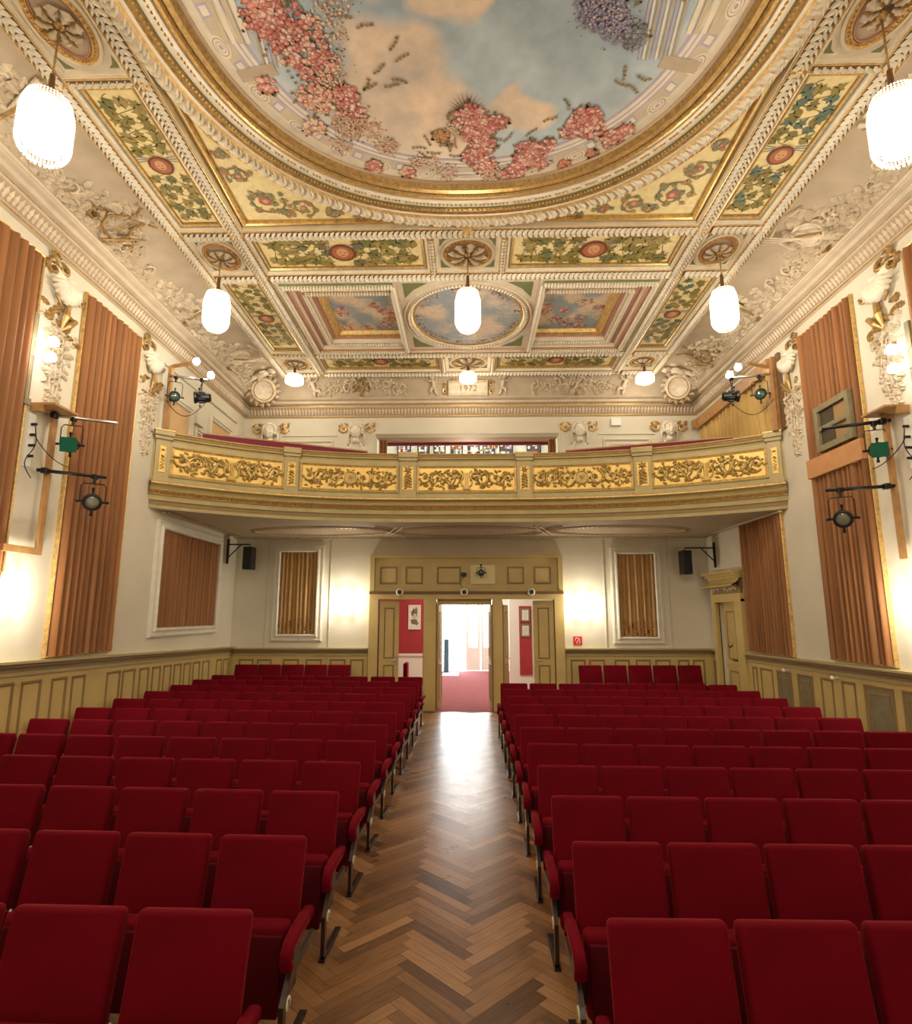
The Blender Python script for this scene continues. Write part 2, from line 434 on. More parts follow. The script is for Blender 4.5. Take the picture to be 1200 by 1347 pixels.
wainscot('trim_3', BW, 'b', PX1 + .02, XR, [(2.2, 2.5), (2.6, 2.92), (3.15, 3.45), (3.6, 3.9), (4.02, 4.32), (4.5, 4.72), (4.82, 5.05)])
for y in (8.72, 10.02):
    k = MB(); k.xf = RW; k.lathe([(0, .13), (.02, .13), (.03, .115), (.03, .10), (.015, .085), (.02, .03)], 14, (y, wain_h('r', y) - .21, 0)); o = k.build('trim_knob', M_fresh, wr, True)

# --- cornice and cove
def cornice():
    path = [(XR, YF), (XR, YB), (XL, YB), (XL, YF)]
    prof = [(0, 6.56), (.045, 6.575), (.05, 6.60), (.06, 6.61), (.15, 6.76), (.17, 6.765), (.175, 6.78), (.13, 6.795), (.14, 6.83), (.20, 6.85), (.215, 6.90), (.28, 6.915), (.29, 6.925), (.31, 6.93), (.33, 6.955), (.33, 6.965), (0, 6.965)]
    # mis: leaf-band background darker
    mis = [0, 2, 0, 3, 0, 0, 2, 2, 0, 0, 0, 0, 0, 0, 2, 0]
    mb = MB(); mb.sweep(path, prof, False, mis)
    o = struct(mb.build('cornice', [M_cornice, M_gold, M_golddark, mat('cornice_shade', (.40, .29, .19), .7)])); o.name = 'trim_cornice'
    lf = MB()
    def band(p0, p1, inward):
        P0 = Vector(p0); P1 = Vector(p1); d = (P1 - P0); n = int(d.length / .075); d.normalize()
        nrm = Vector((inward[0], inward[1])); sl = Vector((nrm.x * .09, nrm.y * .09, .15)); 
        out = Vector((nrm.x * .15, nrm.y * .15, -.09)).normalized()
        lf.xf = frame((0, 0, 0), (1, 0, 0), (0, 1, 0), (0, 0, 1))
        for i in range(n):
            c = P0 + d * (i + .5) * .075
            base = Vector((c.x + nrm.x * .06, c.y + nrm.y * .06, 6.61))
            lf.xf = frame(base, (d.x, d.y, 0), sl.normalized(), out)
            leaf(lf, 0, .006, PI / 2, .165, .034, .02, 0, None, 2)
    band((XL, 3), (XL, YB), (1, 0)); band((XL, YB), (XR, YB), (0, -1)); band((XR, 3), (XR, YB), (-1, 0))
    lf.build('leaf_band', M_relief, o)
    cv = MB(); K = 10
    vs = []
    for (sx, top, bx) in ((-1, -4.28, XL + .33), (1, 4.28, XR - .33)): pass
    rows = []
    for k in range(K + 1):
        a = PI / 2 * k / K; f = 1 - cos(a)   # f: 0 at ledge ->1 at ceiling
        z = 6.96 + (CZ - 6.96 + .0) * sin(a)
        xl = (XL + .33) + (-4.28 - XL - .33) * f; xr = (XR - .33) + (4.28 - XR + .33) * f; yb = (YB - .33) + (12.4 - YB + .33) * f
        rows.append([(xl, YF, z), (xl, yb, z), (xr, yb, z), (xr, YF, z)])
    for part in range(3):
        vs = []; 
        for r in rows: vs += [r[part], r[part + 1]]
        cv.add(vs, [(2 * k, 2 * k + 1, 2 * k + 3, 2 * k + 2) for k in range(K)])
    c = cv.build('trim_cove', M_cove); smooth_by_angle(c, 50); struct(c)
    return o
cornice()
def covemap(side):
    """local (u along, v up the cove 0..1 scaled metres, w out)"""
    def f(p):
        u, v, w = p
        if side == 'b': bx, tx, len_ = YB - .33, 12.4, .42
        elif side == 'l': bx, tx, len_ = XL + .33, -4.28, .84
        else: bx, tx, len_ = XR - .33, 4.28, .84
        a = max(0, min(1.0, v / len_)) * PI / 2; f_ = 1 - cos(a)
        q = bx + (tx - bx) * f_; z = 6.96 + .39 * sin(a)
        sg = {'b': -1, 'l': 1, 'r': -1}[side]
        nx = sg * cos(a * .9); nz = -sin(a * .9)
        # outward normal into the room
        q += w * (sg * max(.35, sin(PI / 2 - a * .6))); z += -w * (.25 + .6 * sin(a))
        return (q, u, z) if side != 'b' else (u, q, z)
    return f

# --- ceiling
slab = MB(); slab.box(-5.3, 5.3, YF, 13.3, 7.66, 7.8)
ceil = struct(slab.build('ceiling', M_stucco))
def leafband(lf, P0, P1, w0, dz=.0, step=.075, col=None, size=1.0, two=True):
    """row of white laurel leaves standing under a beam; P in xy"""
    P0 = Vector(P0); P1 = Vector(P1); d = P1 - P0; n = max(1, int(d.length / step)); st = d.length / n; a = math.atan2(d.y, d.x)
    for i in range(n):
        c = P0 + d * ((i + .2) / n); nx, ny = -sin(a), cos(a)
        for sg in (-1, 1):
            leaf(lf, c.x + nx * w0 * .05 * sg, c.y + ny * w0 * .05 * sg, a + sg * .70, w0 * .72 * size, w0 * .15, .05, None, None, 1)
        leaf(lf, c.x, c.y, a, st * 1.1, w0 * .14, .06, None, None, 1)
beams = MB(); beams.xf = CE
lfm = MB(); lfm.xf = frame((0, 0, CZ - .012), (1, 0, 0), (0, 1, 0), (0, 0, -1))
def beam(x0, x1, y0, y1, leaves=True, dep=.16):
    beams.box(x0, x1, y0, y1, -dep, 0, 0)
    # gilded fillets along both long edges, leaf strip on a brown ground
    if (x1 - x0) > (y1 - y0):
        for yy in (y0 + .012, y1 - .024): beams.box(x0, x1, yy, yy + .012, 0, .012, 1)
        beams.box(x0, x1, y0 + .035, y1 - .035, 0, .004, 3)
        if leaves: leafband(lfm, (x0, (y0 + y1) / 2), (x1, (y0 + y1) / 2), y1 - y0 - .06)
    else:
        for xx in (x0 + .012, x1 - .024): beams.box(xx, xx + .012, y0, y1, 0, .012, 1)
        beams.box(x0 + .035, x1 - .035, y0, y1, 0, .004, 3)
        if leaves: leafband(lfm, ((x0 + x1) / 2, y0), ((x0 + x1) / 2, y1), x1 - x0 - .06)
OC = 3.97
for s in (-1, 1):
    beam(*sorted((s * 4.28, s * 4.06)), YF, 12.4); beam(*sorted((s * 3.40, s * 3.18)), .3, 12.18)
def seg(y0, y1, xs):
    for a, b in xs: beam(a, b, y0, y1)
full = [(-4.06, -3.40), (-3.18, 3.18), (3.40, 4.06)]
seg(7.31, 7.53, full); seg(8.38, 8.60, full); seg(11.22, 11.44, full); seg(12.18, 12.40, full)
seg(OC * 2 - 7.53, OC * 2 - 7.31, full); seg(-.68, -.46, full)
for s in (-1, 1):
    x = sorted((s * .47, s * .60))
    beam(x[0], x[1], 7.53, 8.38); beam(x[0], x[1], 11.44, 12.18)
    seg(4.92, 5.04, [tuple(sorted((s * 4.06, s * 3.40)))]); seg(2 * OC - 5.04, 2 * OC - 4.92, [tuple(sorted((s * 4.06, s * 3.40)))])
bo = beams.build('ceiling_beams', [M_stucco, M_gold, M_golddark, M_brown], ceil)
# little gilded clasps at the crossings
cl = MB(); cl.xf = CE
for x in (-4.17, -3.29, 3.29, 4.17):
    for y in (5.0, 7.42, 8.49, 11.33, 12.29): rosette(cl, x, y, .10, .05, 0)
for x in (-.535, .535):
    for y in (7.55, 8.36, 11.46): rosette(cl, x, y, .06, .045, 0)
rosette(cl, 0, 7.40, .13, .06); cl.build('clasp', M_gold, ceil)
lfm.build('laurel_band', M_white, ceil)

# frames + painted grounds
YEL = (.80, .67, .34); LEAFC = [(.22, .18, .045), (.29, .23, .06), (.17, .165, .06), (.33, .26, .09)]
def panel_frame(mb, r, dep=.09):
    x0, x1, y0, y1 = r
    mb.sweep(rect(x0, x1, y0, y1), [(0, -.02), (.022, -.02), (.026, -.04), (.034, -.04), (.04, -.055), (.055, -.035), (.078, -.055), (.082, -dep)], mis=[0, 0, 7, 7, 2, 2, 3])
    return (x0 + .082, x1 - .082, y0 + .082, y1 - .082)
def ivy(mb, r, rnd, z=-.085, horiz=True, blue=False):
    x0, x1, y0, y1 = r; mb.col = YEL
    mb.add([(x0, y0, z), (x1, y0, z), (x1, y1, z), (x0, y1, z)], [(0, 1, 2, 3)])
    z += .004; Lx = (x1 - x0) if horiz else (y1 - y0); Wd = (y1 - y0) if horiz else (x1 - x0)
    cx_, cy_ = (x0 + x1) / 2, (y0 + y1) / 2; cnt = [0]
    def put(u, v, a, L, c):
        cnt[0] += 1
        if not horiz: u, v = -v, u; a += PI / 2
        leafflat(mb, cx_ + u, cy_ + v, a, L, z + .00025 * cnt[0], c)
    nu = int(Lx / 2 / .15)
    for sg in (-1, 1):
        for i in range(nu):
            u = sg * (.24 + i * (Lx / 2 - .30) / nu)
            for v in ((-.27, .27) if i % 2 else (-.34, 0.02, .36)):
                c = rnd.choice(LEAFC if not blue else LEAFC[:2] + [(.12, .17, .12)])
                put(u + rnd.uniform(-.03, .03), v * Wd + rnd.uniform(-.02, .02), rnd.uniform(0, 6.28), Wd * rnd.uniform(.34, .42), c)
        # winding stem
        P = []
        for i in range(40):
            u = sg * (.14 + i / 39 * (Lx / 2 - .2)); v = sin(i * .55) * Wd * .27
            P.append((cx_ + u, cy_ + v, z - .002 + i * .00005) if horiz else (cx_ - v, cy_ + u, z - .002 + i * .00005))
        for i in range(39): stroke(mb, P[i], P[i + 1], .010, (.22, .15, .04))
    # portrait medallion
    R_ = Wd * .26
    disc(mb, cx_, cy_, R_ * 1.15, R_ * 1.15, z + .010, (.17, .045, .02)); disc(mb, cx_, cy_, R_ * .92, R_ * .92, z + .012, (.40, .13, .06))
    disc(mb, cx_, cy_ - .01, R_ * .5, R_ * .62, z + .014, (.62, .34, .17))
    for dx in (-.2, .2): disc(mb, cx_ + dx * R_, cy_ - R_ * .08, R_ * .08, R_ * .05, z + .016, (.12, .04, .02))
    disc(mb, cx_, cy_ + R_ * .28, R_ * .16, R_ * .05, z + .016, (.35, .06, .03))
    for sg in (-1, 1):
        for q in range(3): stroke(mb, (cx_ + sg * R_ * .9, cy_ - R_ * (.9 - q * .15), z + .004), (cx_ + sg * R_ * 1.9, cy_ - R_ * (1.25 - q * .35), z + .018 + q * .001), .012, (.13, .17, .24))
def stroke(mb, a, b, w, col):
    d = Vector((b[0] - a[0], b[1] - a[1])); 
    if d.length < 1e-6: return
    n = Vector((-d.y, d.x)).normalized() * w / 2
    mb.add([(a[0] + n.x, a[1] + n.y, a[2]), (a[0] - n.x, a[1] - n.y, a[2]), (b[0] - n.x, b[1] - n.y, b[2]), (b[0] + n.x, b[1] + n.y, b[2])], [(0, 1, 2, 3)], None, col)
def disc(mb, x, y, rx, ry, z, col, n=14, wob=0, rnd=random, rot=0):
    vs = []
    for k in range(n):
        r = 1 + (rnd.uniform(-wob, wob) if wob else 0); a = 2 * PI * k / n
        px, py = rx * cos(a) * r, ry * sin(a) * r
        vs.append((x + px * cos(rot) - py * sin(rot), y + px * sin(rot) + py * cos(rot), z))
    mb.add(vs, [list(range(n))], None, col)
IVY = [(0, -.1), (.30, -.42), (.34, -.16), (.62, -.34), (.66, -.12), (1.0, 0), (.66, .12), (.62, .34), (.34, .16), (.30, .42), (0, .1)]
def leafflat(mb, x, y, a, L, z, col):
    c, s = cos(a), sin(a); vs = [(x + L * ((p[0] - .5) * c - p[1] * s), y + L * ((p[0] - .5) * s + p[1] * c), z) for p in IVY]
    vs.append((x, y, z)); n = len(IVY); mb.add(vs, [(i, (i + 1) % n, n) for i in range(n)], None, col)
fr = MB(); fr.xf = CE; pt = MB(); pt.xf = CE; rnd = random.Random(11)
strips = []
for s in (-1, 1):
    for y0, y1 in ((5.04, 7.31), (8.60, 11.22), (2 * OC - 7.31, 2 * OC - 5.04)): strips.append((tuple(sorted((s * 4.06, s * 3.40))), (y0, y1), False, s > 0))
    strips.append((tuple(sorted((s * 3.18, s * .60))), (7.53, 8.38), True, False)); strips.append((tuple(sorted((s * 3.18, s * .60))), (11.44, 12.18), True, False))
    strips.append((tuple(sorted((s * 3.18, s * .60))), (-.46, .41), True, False))
for (xa, xb), (ya, yb), hz, bl in strips:
    r = panel_frame(fr, (xa, xb, ya, yb)); ivy(pt, r, rnd, horiz=hz, blue=bl)
# medallion squares
MED = [(s * 3.73, 7.955) for s in (-1, 0, 1)] + [(s * 3.73, 11.81) for s in (-1, 0, 1)] + [(s * 3.73, 4.40) for s in (-1, 1)] + [(s * 3.73, 2 * OC - 4.40) for s in (-1, 1)]
bead = MB(); bead.xf = CE
for (mx, my) in MED:
    hx = .33 if mx else .47; hy = {7.955: .425, 11.81: .37}.get(my, .52)
    x0, x1, y0, y1 = mx - hx, mx + hx, my - hy, my + hy
    fr.sweep(rect(x0, x1, y0, y1), [(0, -.02), (.02, -.02), (.03, -.05), (.04, -.05)], mis=[0, 0, 0])
    fr.add([(x0 + .04, y0 + .04, -.05), (x1 - .04, y0 + .04, -.05), (x1 - .04, y1 - .04, -.05), (x0 + .04, y1 - .04, -.05)], [(0, 1, 2, 3)], 0)
    rx = min(hx - .035, .40) ; ry = min(hy - .045, .44)
    fr.sweep(sup(rx, ry, mx, my, 2, 48), [(0, -.05), (.0, -.025), (.03, -.02), (.045, -.03), (.09, -.02), (.10, -.04)], mis=[0, 0, 1, 2, 1])
    fr.mi = 8; disc(fr, mx, my, rx - .09, ry - .09, -.036, (1, 1, 1), 40); fr.mi = 0
    for k in range(44):
        a = 2 * PI * k / 44; bead.ball((mx + (rx - .065) * cos(a), my + (ry - .065) * sin(a), -.018), .013, 6)
    for k in range(8):
        a = 2 * PI * k / 8 + .2
        leaf(bead, mx + .05 * cos(a), my + .05 * sin(a), a, (rx - .14), .085, .05, 1, None, 3)
        leaf(bead, mx + .05 * cos(a + .39), my + .05 * sin(a + .39), a + .39, (rx - .13), .012, .05, 2, None, 1)
    bead.sweep(sup(rx - .10, ry - .10, mx, my, 2, 40), [(0, -.035), (.004, -.02), (.014, -.02), (.018, -.035)], mis=[3, 3, 3])
    for a in (-1, 1):
        for b in (-1, 1):
            qx, qy = mx + a * (hx - .055), my + b * (hy - .055); e = .13 if mx else .2
            fr.add([(qx, qy, -.045), (qx - a * e * .8, qy, -.045), (qx - a * e * .35, qy - b * e * .35, -.045), (qx, qy - b * e * 1.1, -.045)], [(0, 1, 2, 3)], 4)
bead.build('medallion_relief', [M_gold, M_relief, M_golddark, M_pink], ceil)
# spandrels around the big oval
A_, B_ = 3.24, 3.30
paintpath = sup(A_, B_, 0, OC)
N_ = len(paintpath)
def rectray(a, X=3.18, Y=3.34):
    c, s = cos(a), sin(a); t = min(X / abs(c) if abs(c) > 1e-6 else 9e9, Y / abs(s) if abs(s) > 1e-6 else 9e9); return (t * c, OC + t * s)
pt.col = YEL
for i in range(N_):
    p, q = paintpath[i], paintpath[(i + 1) % N_]
    a = math.atan2(p[1] - OC, p[0]); b = math.atan2(q[1] - OC, q[0]); R0, R1 = rectray(a), rectray(b)
    pt.add([(p[0], p[1], -.10), (q[0], q[1], -.10), (R1[0], R1[1], -.10), (R0[0], R0[1], -.10)], [(0, 1, 2, 3)])
# spandrel gilded frames (triangular) and painted scrolls
for sx in (-1, 1):
    for sy in (-1, 1):
        tri = [(sx * 3.08, OC + sy * 3.26)]
        arc = [];
        for i in range(0, 22):
            t = (PI / 2) * (.20 + .62 * i / 21)
            n_ = 2.25; c, s = cos(t), sin(t); arc.append((sx * (A_ + .09) * c ** (2 / n_), OC + sy * (B_ + .07) * s ** (2 / n_)))
        loop = [(sx * 3.08, arc[0][1])] + [p for p in arc if abs(p[0]) < 3.02 and abs(p[1] - OC) < 3.20] + [(arc[-1][0], OC + sy * 3.26)] + tri
        if sx * sy < 0: loop = loop[::-1]
        fr.sweep(loop, [(0, -.10), (.0, -.05), (.03, -.04), (.05, -.06), (.075, -.06), (.08, -.095)], mis=[1, 1, 2, 2, 1])
        for k, (dx, dy, R) in enumerate(((2.68, 2.87, .24), (2.22, 3.02, .16), (2.87, 2.42, .15), (1.82, 3.12, .10), (2.97, 2.06, .08), (2.45, 3.12, .08), (1.5, 3.17, .06))):
            x, y = sx * dx, OC + sy * dy
            sp = spiral_pts(x, y, k * 1.3, R, 1.5, sx * (1 if k % 2 else -1), 26, -.094)
            for i in range(25): stroke(pt, sp[i], sp[i + 1], .034 - .0008 * i, (.24, .19, .06) if k % 2 == 0 else (.32, .22, .08))
            for i in range(0, 20, 3): leafflat(pt, sp[i][0], sp[i][1], k + i * .9, R * .62, -.092, random.choice([(.30, .26, .10), (.40, .28, .10), (.24, .24, .12)]))
            disc(pt, x, y, R * .34, R * .34, -.090, (.42, .13, .08) if k != 1 else (.50, .22, .14), 9, .2)
            disc(pt, x, y, R * .16, R * .16, -.089, (.62, .36, .22), 7)
            for q in range(7): leafflat(pt, x + random.uniform(-1, 1) * R * 1.2, y + random.uniform(-1, 1) * R * .8, random.uniform(0, 6), .10, -.091 + q * .0003, random.choice([(.33, .27, .11), (.45, .20, .10), (.22, .24, .16)]))
# oval moulding
fr.sweep(paintpath, [(-.0, -.02), (.02, .01), (.15, .01), (.17, -.02), (.20, -.01), (.22, -.01), (.235, -.03), (.27, -.02), (.305, -.03), (.31, -.05), (.35, -.05), (.37, -.065), (.42, -.06), (.435, -.10), (.45, -.06), (.49, -.055), (.515, -.11), (.53, -.075), (.585, -.08), (.61, -.15), (.64, -.16), (.64, -.30)],
         mis=[1, 8, 1, 0, 0, 3, 3, 3, 4, 0, 6, 6, 0, 8, 1, 3, 8, 1, 3, 8, 1, 1])
def ovalrow(mb, off, step, fn):
    P = sup(A_ - off, B_ - off, 0, OC, N=400); acc = 0
    for i in range(400):
        a, b = Vector(P[i]), Vector(P[(i + 1) % 400]); d = (b - a).length; acc += d
        if acc >= step: acc -= step; fn(mb, a, math.atan2(b.y - a.y, b.x - a.x))
ring = MB(); ring.xf = CE
def lfn(mb, a, an):
    for sg in (-1, 1): leaf(mb, a.x, a.y, an + sg * .7, .115, .024, .06, 0, None, 1)
    leaf(mb, a.x, a.y, an, .075, .02, .07, 0, None, 1)
ovalrow(ring, .085, .075, lfn)
ovalrow(ring, .287, .034, lambda mb, a, an: mb.ball((a.x, a.y, -.018), .014, 5, mi=1))
ovalrow(ring, .395, .055, lambda mb, a, an: leaf(mb, a.x, a.y, an + PI / 2 * .3, .05, .016, -.055 + .03, 1, None, 1))
ring.build('oval_ornament', [M_white, M_gold], ceil)
# coffers in the far bay : three deep frames
def coffer(r, inner, steps):
    x0, x1, y0, y1 = r; X0, X1, Y0, Y1 = inner
    K = len(steps)
    # interpolate rectangles between outer and inner
    rings = []
    for f, z in steps: rings.append(([(x0 + (X0 - x0) * f, y0 + (Y0 - y0) * f), (x1 + (X1 - x1) * f, y0 + (Y0 - y0) * f), (x1 + (X1 - x1) * f, y1 + (Y1 - y1) * f), (x0 + (X0 - x0) * f, y1 + (Y1 - y1) * f)], z))
    return rings
def put_coffer(mb, rings, mis):
    for k in range(len(rings) - 1):
        (a, za), (b, zb) = rings[k], rings[k + 1]
        for i in range(4):
            j = (i + 1) % 4; mb.add([(a[i][0], a[i][1], za), (a[j][0], a[j][1], za), (b[j][0], b[j][1], zb), (b[i][0], b[i][1], zb)], [(0, 1, 2, 3)], mis[k])
sky2 = MB(); sky2.xf = CE
def cloudcol(x, y, seed=0, fr=1.1):
    n = noise.fractal(Vector((x * fr, y * fr, seed)), .9, 2.1, 5) * .5 + .5
    return n
def mixc(a, b, t): t = max(0, min(1, t)); return tuple(a[i] * (1 - t) + b[i] * t for i in range(3))
def roses(mb, x, y, R, z, rnd, pal, n=18, leaves=8, pet=.045):
    for k in range(leaves):
        a = rnd.uniform(0, 6.28); d = R * rnd.uniform(.6, 1.25); leafflat(mb, x + d * cos(a), y + d * sin(a), a, pet * rnd.uniform(1.1, 1.9), z, rnd.choice([(.22, .17, .06), (.30, .22, .08), (.16, .15, .08), (.36, .20, .08)]))
    for k in range(n):
        a = rnd.uniform(0, 6.28); d = R * rnd.random() ** .6 * .9; px, py = x + d * cos(a), y + d * sin(a); r = pet * rnd.uniform(.6, 1.15); c = rnd.choice(pal); zz = z + .001 + k * .00008
        disc(mb, px, py, r, r, zz, tuple(q * .62 for q in c), 9, .18, rnd); disc(mb, px + r * .08, py - r * .1, r * .78, r * .74, zz + .0006, c, 8, .15, rnd)
        disc(mb, px - r * .1, py + r * .05, r * .42, r * .38, zz + .0010, tuple(min(1, q * 1.25 + .05) for q in c), 7, .1, rnd); disc(mb, px, py, r * .16, r * .14, zz + .0014, tuple(q * .55 for q in c), 6)
PINK = [(.68, .29, .23), (.76, .40, .32), (.60, .20, .16), (.82, .54, .44), (.52, .16, .13)]
PALE = [(.80, .58, .40), (.76, .50, .34), (.72, .42, .28)]
for s in (-1, 1):
    r = tuple(sorted((s * 3.18, s * 1.22))) + (8.60, 11.22)
    inner = (s * 1.93 - .60, s * 1.93 + .60, 9.42, 10.82)
    rg = coffer(r, inner, ((0, -.02), (.10, -.02), (.12, .015), (.22, .02), (.24, -.01), (.34, -.02), (.37, -.10), (.50, -.11), (.52, -.08), (.66, -.09), (.68, -.17), (.78, -.20), (.82, -.18), (.94, -.22), (1, -.29)))
    put_coffer(fr, rg, [0, 4, 0, 3, 5, 0, 5, 0, 1, 0, 5, 1, 2, 1])
    for f_, z_0 in ((.17, .02), (.59, -.08)):
        x0, x1, y0, y1 = r; X0, X1, Y0, Y1 = inner; g = lambda a, b: a + (b - a) * f_
        for P0, P1 in (((g(x0, X0), g(y0, Y0)), (g(x1, X1), g(y0, Y0))), ((g(x0, X0), g(y1, Y1)), (g(x1, X1), g(y1, Y1))), ((g(x0, X0), g(y0, Y0)), (g(x0, X0), g(y1, Y1))), ((g(x1, X1), g(y0, Y0)), (g(x1, X1), g(y1, Y1)))):
            sv = lfm2 = MB(); sv.xf = frame((0, 0, CZ - z_0), (1, 0, 0), (0, 1, 0), (0, 0, -1)); leafband(sv, P0, P1, .085, step=.05)
            fr2 = fr; base = len(fr.v); fr.v += sv.v; fr.f += [[base + i for i in f] for f in sv.f]; fr.m += [6] * len(sv.f); fr.c += sv.c
    # picture
    X0, X1, Y0, Y1 = inner; n = 22
    for i in range(n):
        for j in range(n):
            xa, xb = X0 + (X1 - X0) * i / n, X0 + (X1 - X0) * (i + 1) / n; ya, yb_ = Y0 + (Y1 - Y0) * j / n, Y0 + (Y1 - Y0) * (j + 1) / n
            c = mixc((.34, .38, .42), (.78, .62, .44), (cloudcol(xa, ya, 3, 2) - .40) * 4); sky2.add([(xa, ya, -.288), (xb, ya, -.288), (xb, yb_, -.288), (xa, yb_, -.288)], [(0, 1, 2, 3)], None, c)
    for q in range(11):
        t = rnd.random(); roses(sky2, X0 + .08 + (X1 - X0 - .16) * rnd.random(), (Y1 - .12 - rnd.random() ** 2 * .9), rnd.uniform(.06, .15), -.285, rnd, PINK, 10, 6, .038)
# central oval in the far bay
x0, x1, y0, y1 = -1.22, 1.22, 8.60, 11.22
fr.sweep(rect(x0, x1, y0, y1), [(0, -.02), (.04, -.02), (.05, -.05), (.08, -.05)], mis=[0, 5, 0])
fr.add([(x0 + .08, y0 + .08, -.05), (x1 - .08, y0 + .08, -.05), (x1 - .08, y1 - .08, -.05), (x0 + .08, y1 - .08, -.05)], [(0, 1, 2, 3)], 0)
for a in (-1, 1):
    for b in (-1, 1):
        qx, qy = a * 1.08, 9.91 + b * 1.16; fr.add([(qx, qy, -.045), (qx - a * .42, qy, -.045), (qx - a * .17, qy - b * .2, -.045), (qx, qy - b * .46, -.045)], [(0, 1, 2, 3)], 4)
ov = sup(1.17, 1.23, 0, 9.9, 2, 80)
fr.sweep(ov, [(0, -.05), (0, -.015), (.035, -.01), (.045, -.03), (.06, -.03), (.065, 0), (.13, 0), (.14, -.03), (.16, -.045), (.20, -.04)], mis=[0, 0, 5, 1, 0, 3, 0, 1, 2])
ov2 = MB(); ov2.xf = CE
for k in range(110):
    a = 2 * PI * k / 110; leaf(ov2, (1.17 - .1) * cos(a), 9.9 + (1.23 - .1) * sin(a), a + PI / 2 + .4, .06, .018, .024, None, None, 1); leaf(ov2, (1.17 - .1) * cos(a), 9.9 + (1.23 - .1) * sin(a), a + PI / 2 - .4, .06, .018, .022, None, None, 1)
ov2.build('oval_wreath', M_white, ceil)
for i in range(16):
    for j in range(48):
        r0, r1 = i / 16, (i + 1) / 16; a0, a1 = 2 * PI * j / 48, 2 * PI * (j + 1) / 48; P = []
        for r_, a in ((r0, a0), (r1, a0), (r1, a1), (r0, a1)): P.append((.975 * r_ * cos(a), 9.9 + 1.035 * r_ * sin(a), -.04))
        c = mixc((.36, .40, .44), (.72, .58, .46), (cloudcol(P[0][0], P[0][1], 9, 1.6) - .46) * 4); sky2.add(P, [(0, 1, 2, 3)], None, c)
for k in range(54):
    a = 2 * PI * k / 54
    if rnd.random() < .8: roses(sky2, .90 * cos(a), 9.9 + .96 * sin(a), .05, -.036, rnd, PALE + [(.30, .22, .10)], 2, 6, .028)
sky2.build('small_sky_painting', M_tint, ceil)
fr.build('panel_frame', [M_stucco, M_gold, M_gold, M_golddark, M_green, M_pink, M_white, M_bluegrey, mat('dish_ground', (.60, .47, .34), .6)], ceil)
# --- the big sky painting
pm = MB(); pm.xf = CE; ZP = -.17
pa, pb_ = A_ - .60, B_ - .60
GX = 240
def inside(x, y): return (abs(x) / pa) ** 2.25 + (abs(y - OC) / pb_) ** 2.25
BLUE1, BLUE2, PEACH, CREAM = (.33, .41, .47), (.56, .67, .72), (.88, .68, .50), (.90, .80, .64)
CL = [(-.75, 5.1, .62), (-.35, 5.65, .55), (-.9, 5.8, .7), (-.15, 4.3, .34), (-.05, 3.9, .3), (.42, 5.55, .30), (.68, 5.65, .26), (-.1, 6.2, .45), (-1.0, 4.0, .4), (.5, 3.0, .5), (-.6, 2.3, .5)]
def skycol(x, y):
    wx = x + .22 * noise.noise(Vector((x * 2.2, y * 2.2, 1))) ; wy = y + .2 * noise.noise(Vector((x * 2.2, y * 2.2, 5)))
    n = noise.fractal(Vector((x * .9, y * .9, 2)), .9, 2.1, 4)
    c = mixc(BLUE2, BLUE1, .5 + n * .7 + (5.4 - y) * .25)
    m = 0; d0 = 0
    for (a, b, r) in CL:
        d = math.hypot(wx - a, wy - b) / r; m = max(m, 1 - max(0, d - .75) / .35)
    h = noise.fractal(Vector((x * 1.7, y * 1.7, 8)), .9, 2.1, 5)
    cc = mixc(PEACH, (.58, .50, .42), .5 + h * .8); cc = mixc(cc, CREAM, max(0, (y - 5.7)) * .8)
    c = mixc(c, cc, m)
    rr = inside(x, y) ** (1 / 2.25)
    c = mixc(c, (.76, .68, .54), (rr - .80) / .06 * .55) if rr > .80 else c
    return c
for i in range(-GX // 2, GX // 2):
    for j in range(0, GX):
        s_ = 2 * pa / GX; xa = i * s_; xb = xa + s_; ya = OC - pb_ + j * 2 * pb_ / GX; yb2 = ya + 2 * pb_ / GX
        if inside((xa + xb) / 2, (ya + yb2) / 2) < 1.04:
            pm.add([(xa, ya, ZP), (xb, ya, ZP), (xb, yb2, ZP), (xa, yb2, ZP)], [(0, 1, 2, 3)], None, skycol((xa + xb) / 2, (ya + yb2) / 2))
# painted balustrade ring : concentric lilac / cream bands, broken in bays, with volutes
def bandarc(r0, r1, a0, a1, col, z=ZP + .002):
    n = max(2, int(abs(a1 - a0) / .04)); 
    for k in range(n):
        t0 = a0 + (a1 - a0) * k / n; t1 = a0 + (a1 - a0) * (k + 1) / n; V = []
        for r_, t in ((r0, t0), (r1, t0), (r1, t1), (r0, t1)):
            V.append((pa * r_ * math.copysign(abs(cos(t)) ** (2 / 2.25), cos(t)), OC + pb_ * r_ * math.copysign(abs(sin(t)) ** (2 / 2.25), sin(t)), z))
        pm.add(V, [(0, 1, 2, 3)], None, col)
LIL, CRE, TAU = (.46, .42, .54), (.80, .71, .56), (.50, .40, .29)
for r0, r1, c in ((.845, .858, LIL), (.858, .873, CRE), (.873, .880, LIL), (.880, .893, CRE), (.893, .900, LIL), (.900, .95, (.62, .52, .38))):
    bandarc(r0, r1, 0, 2 * PI, c, ZP + .0015)
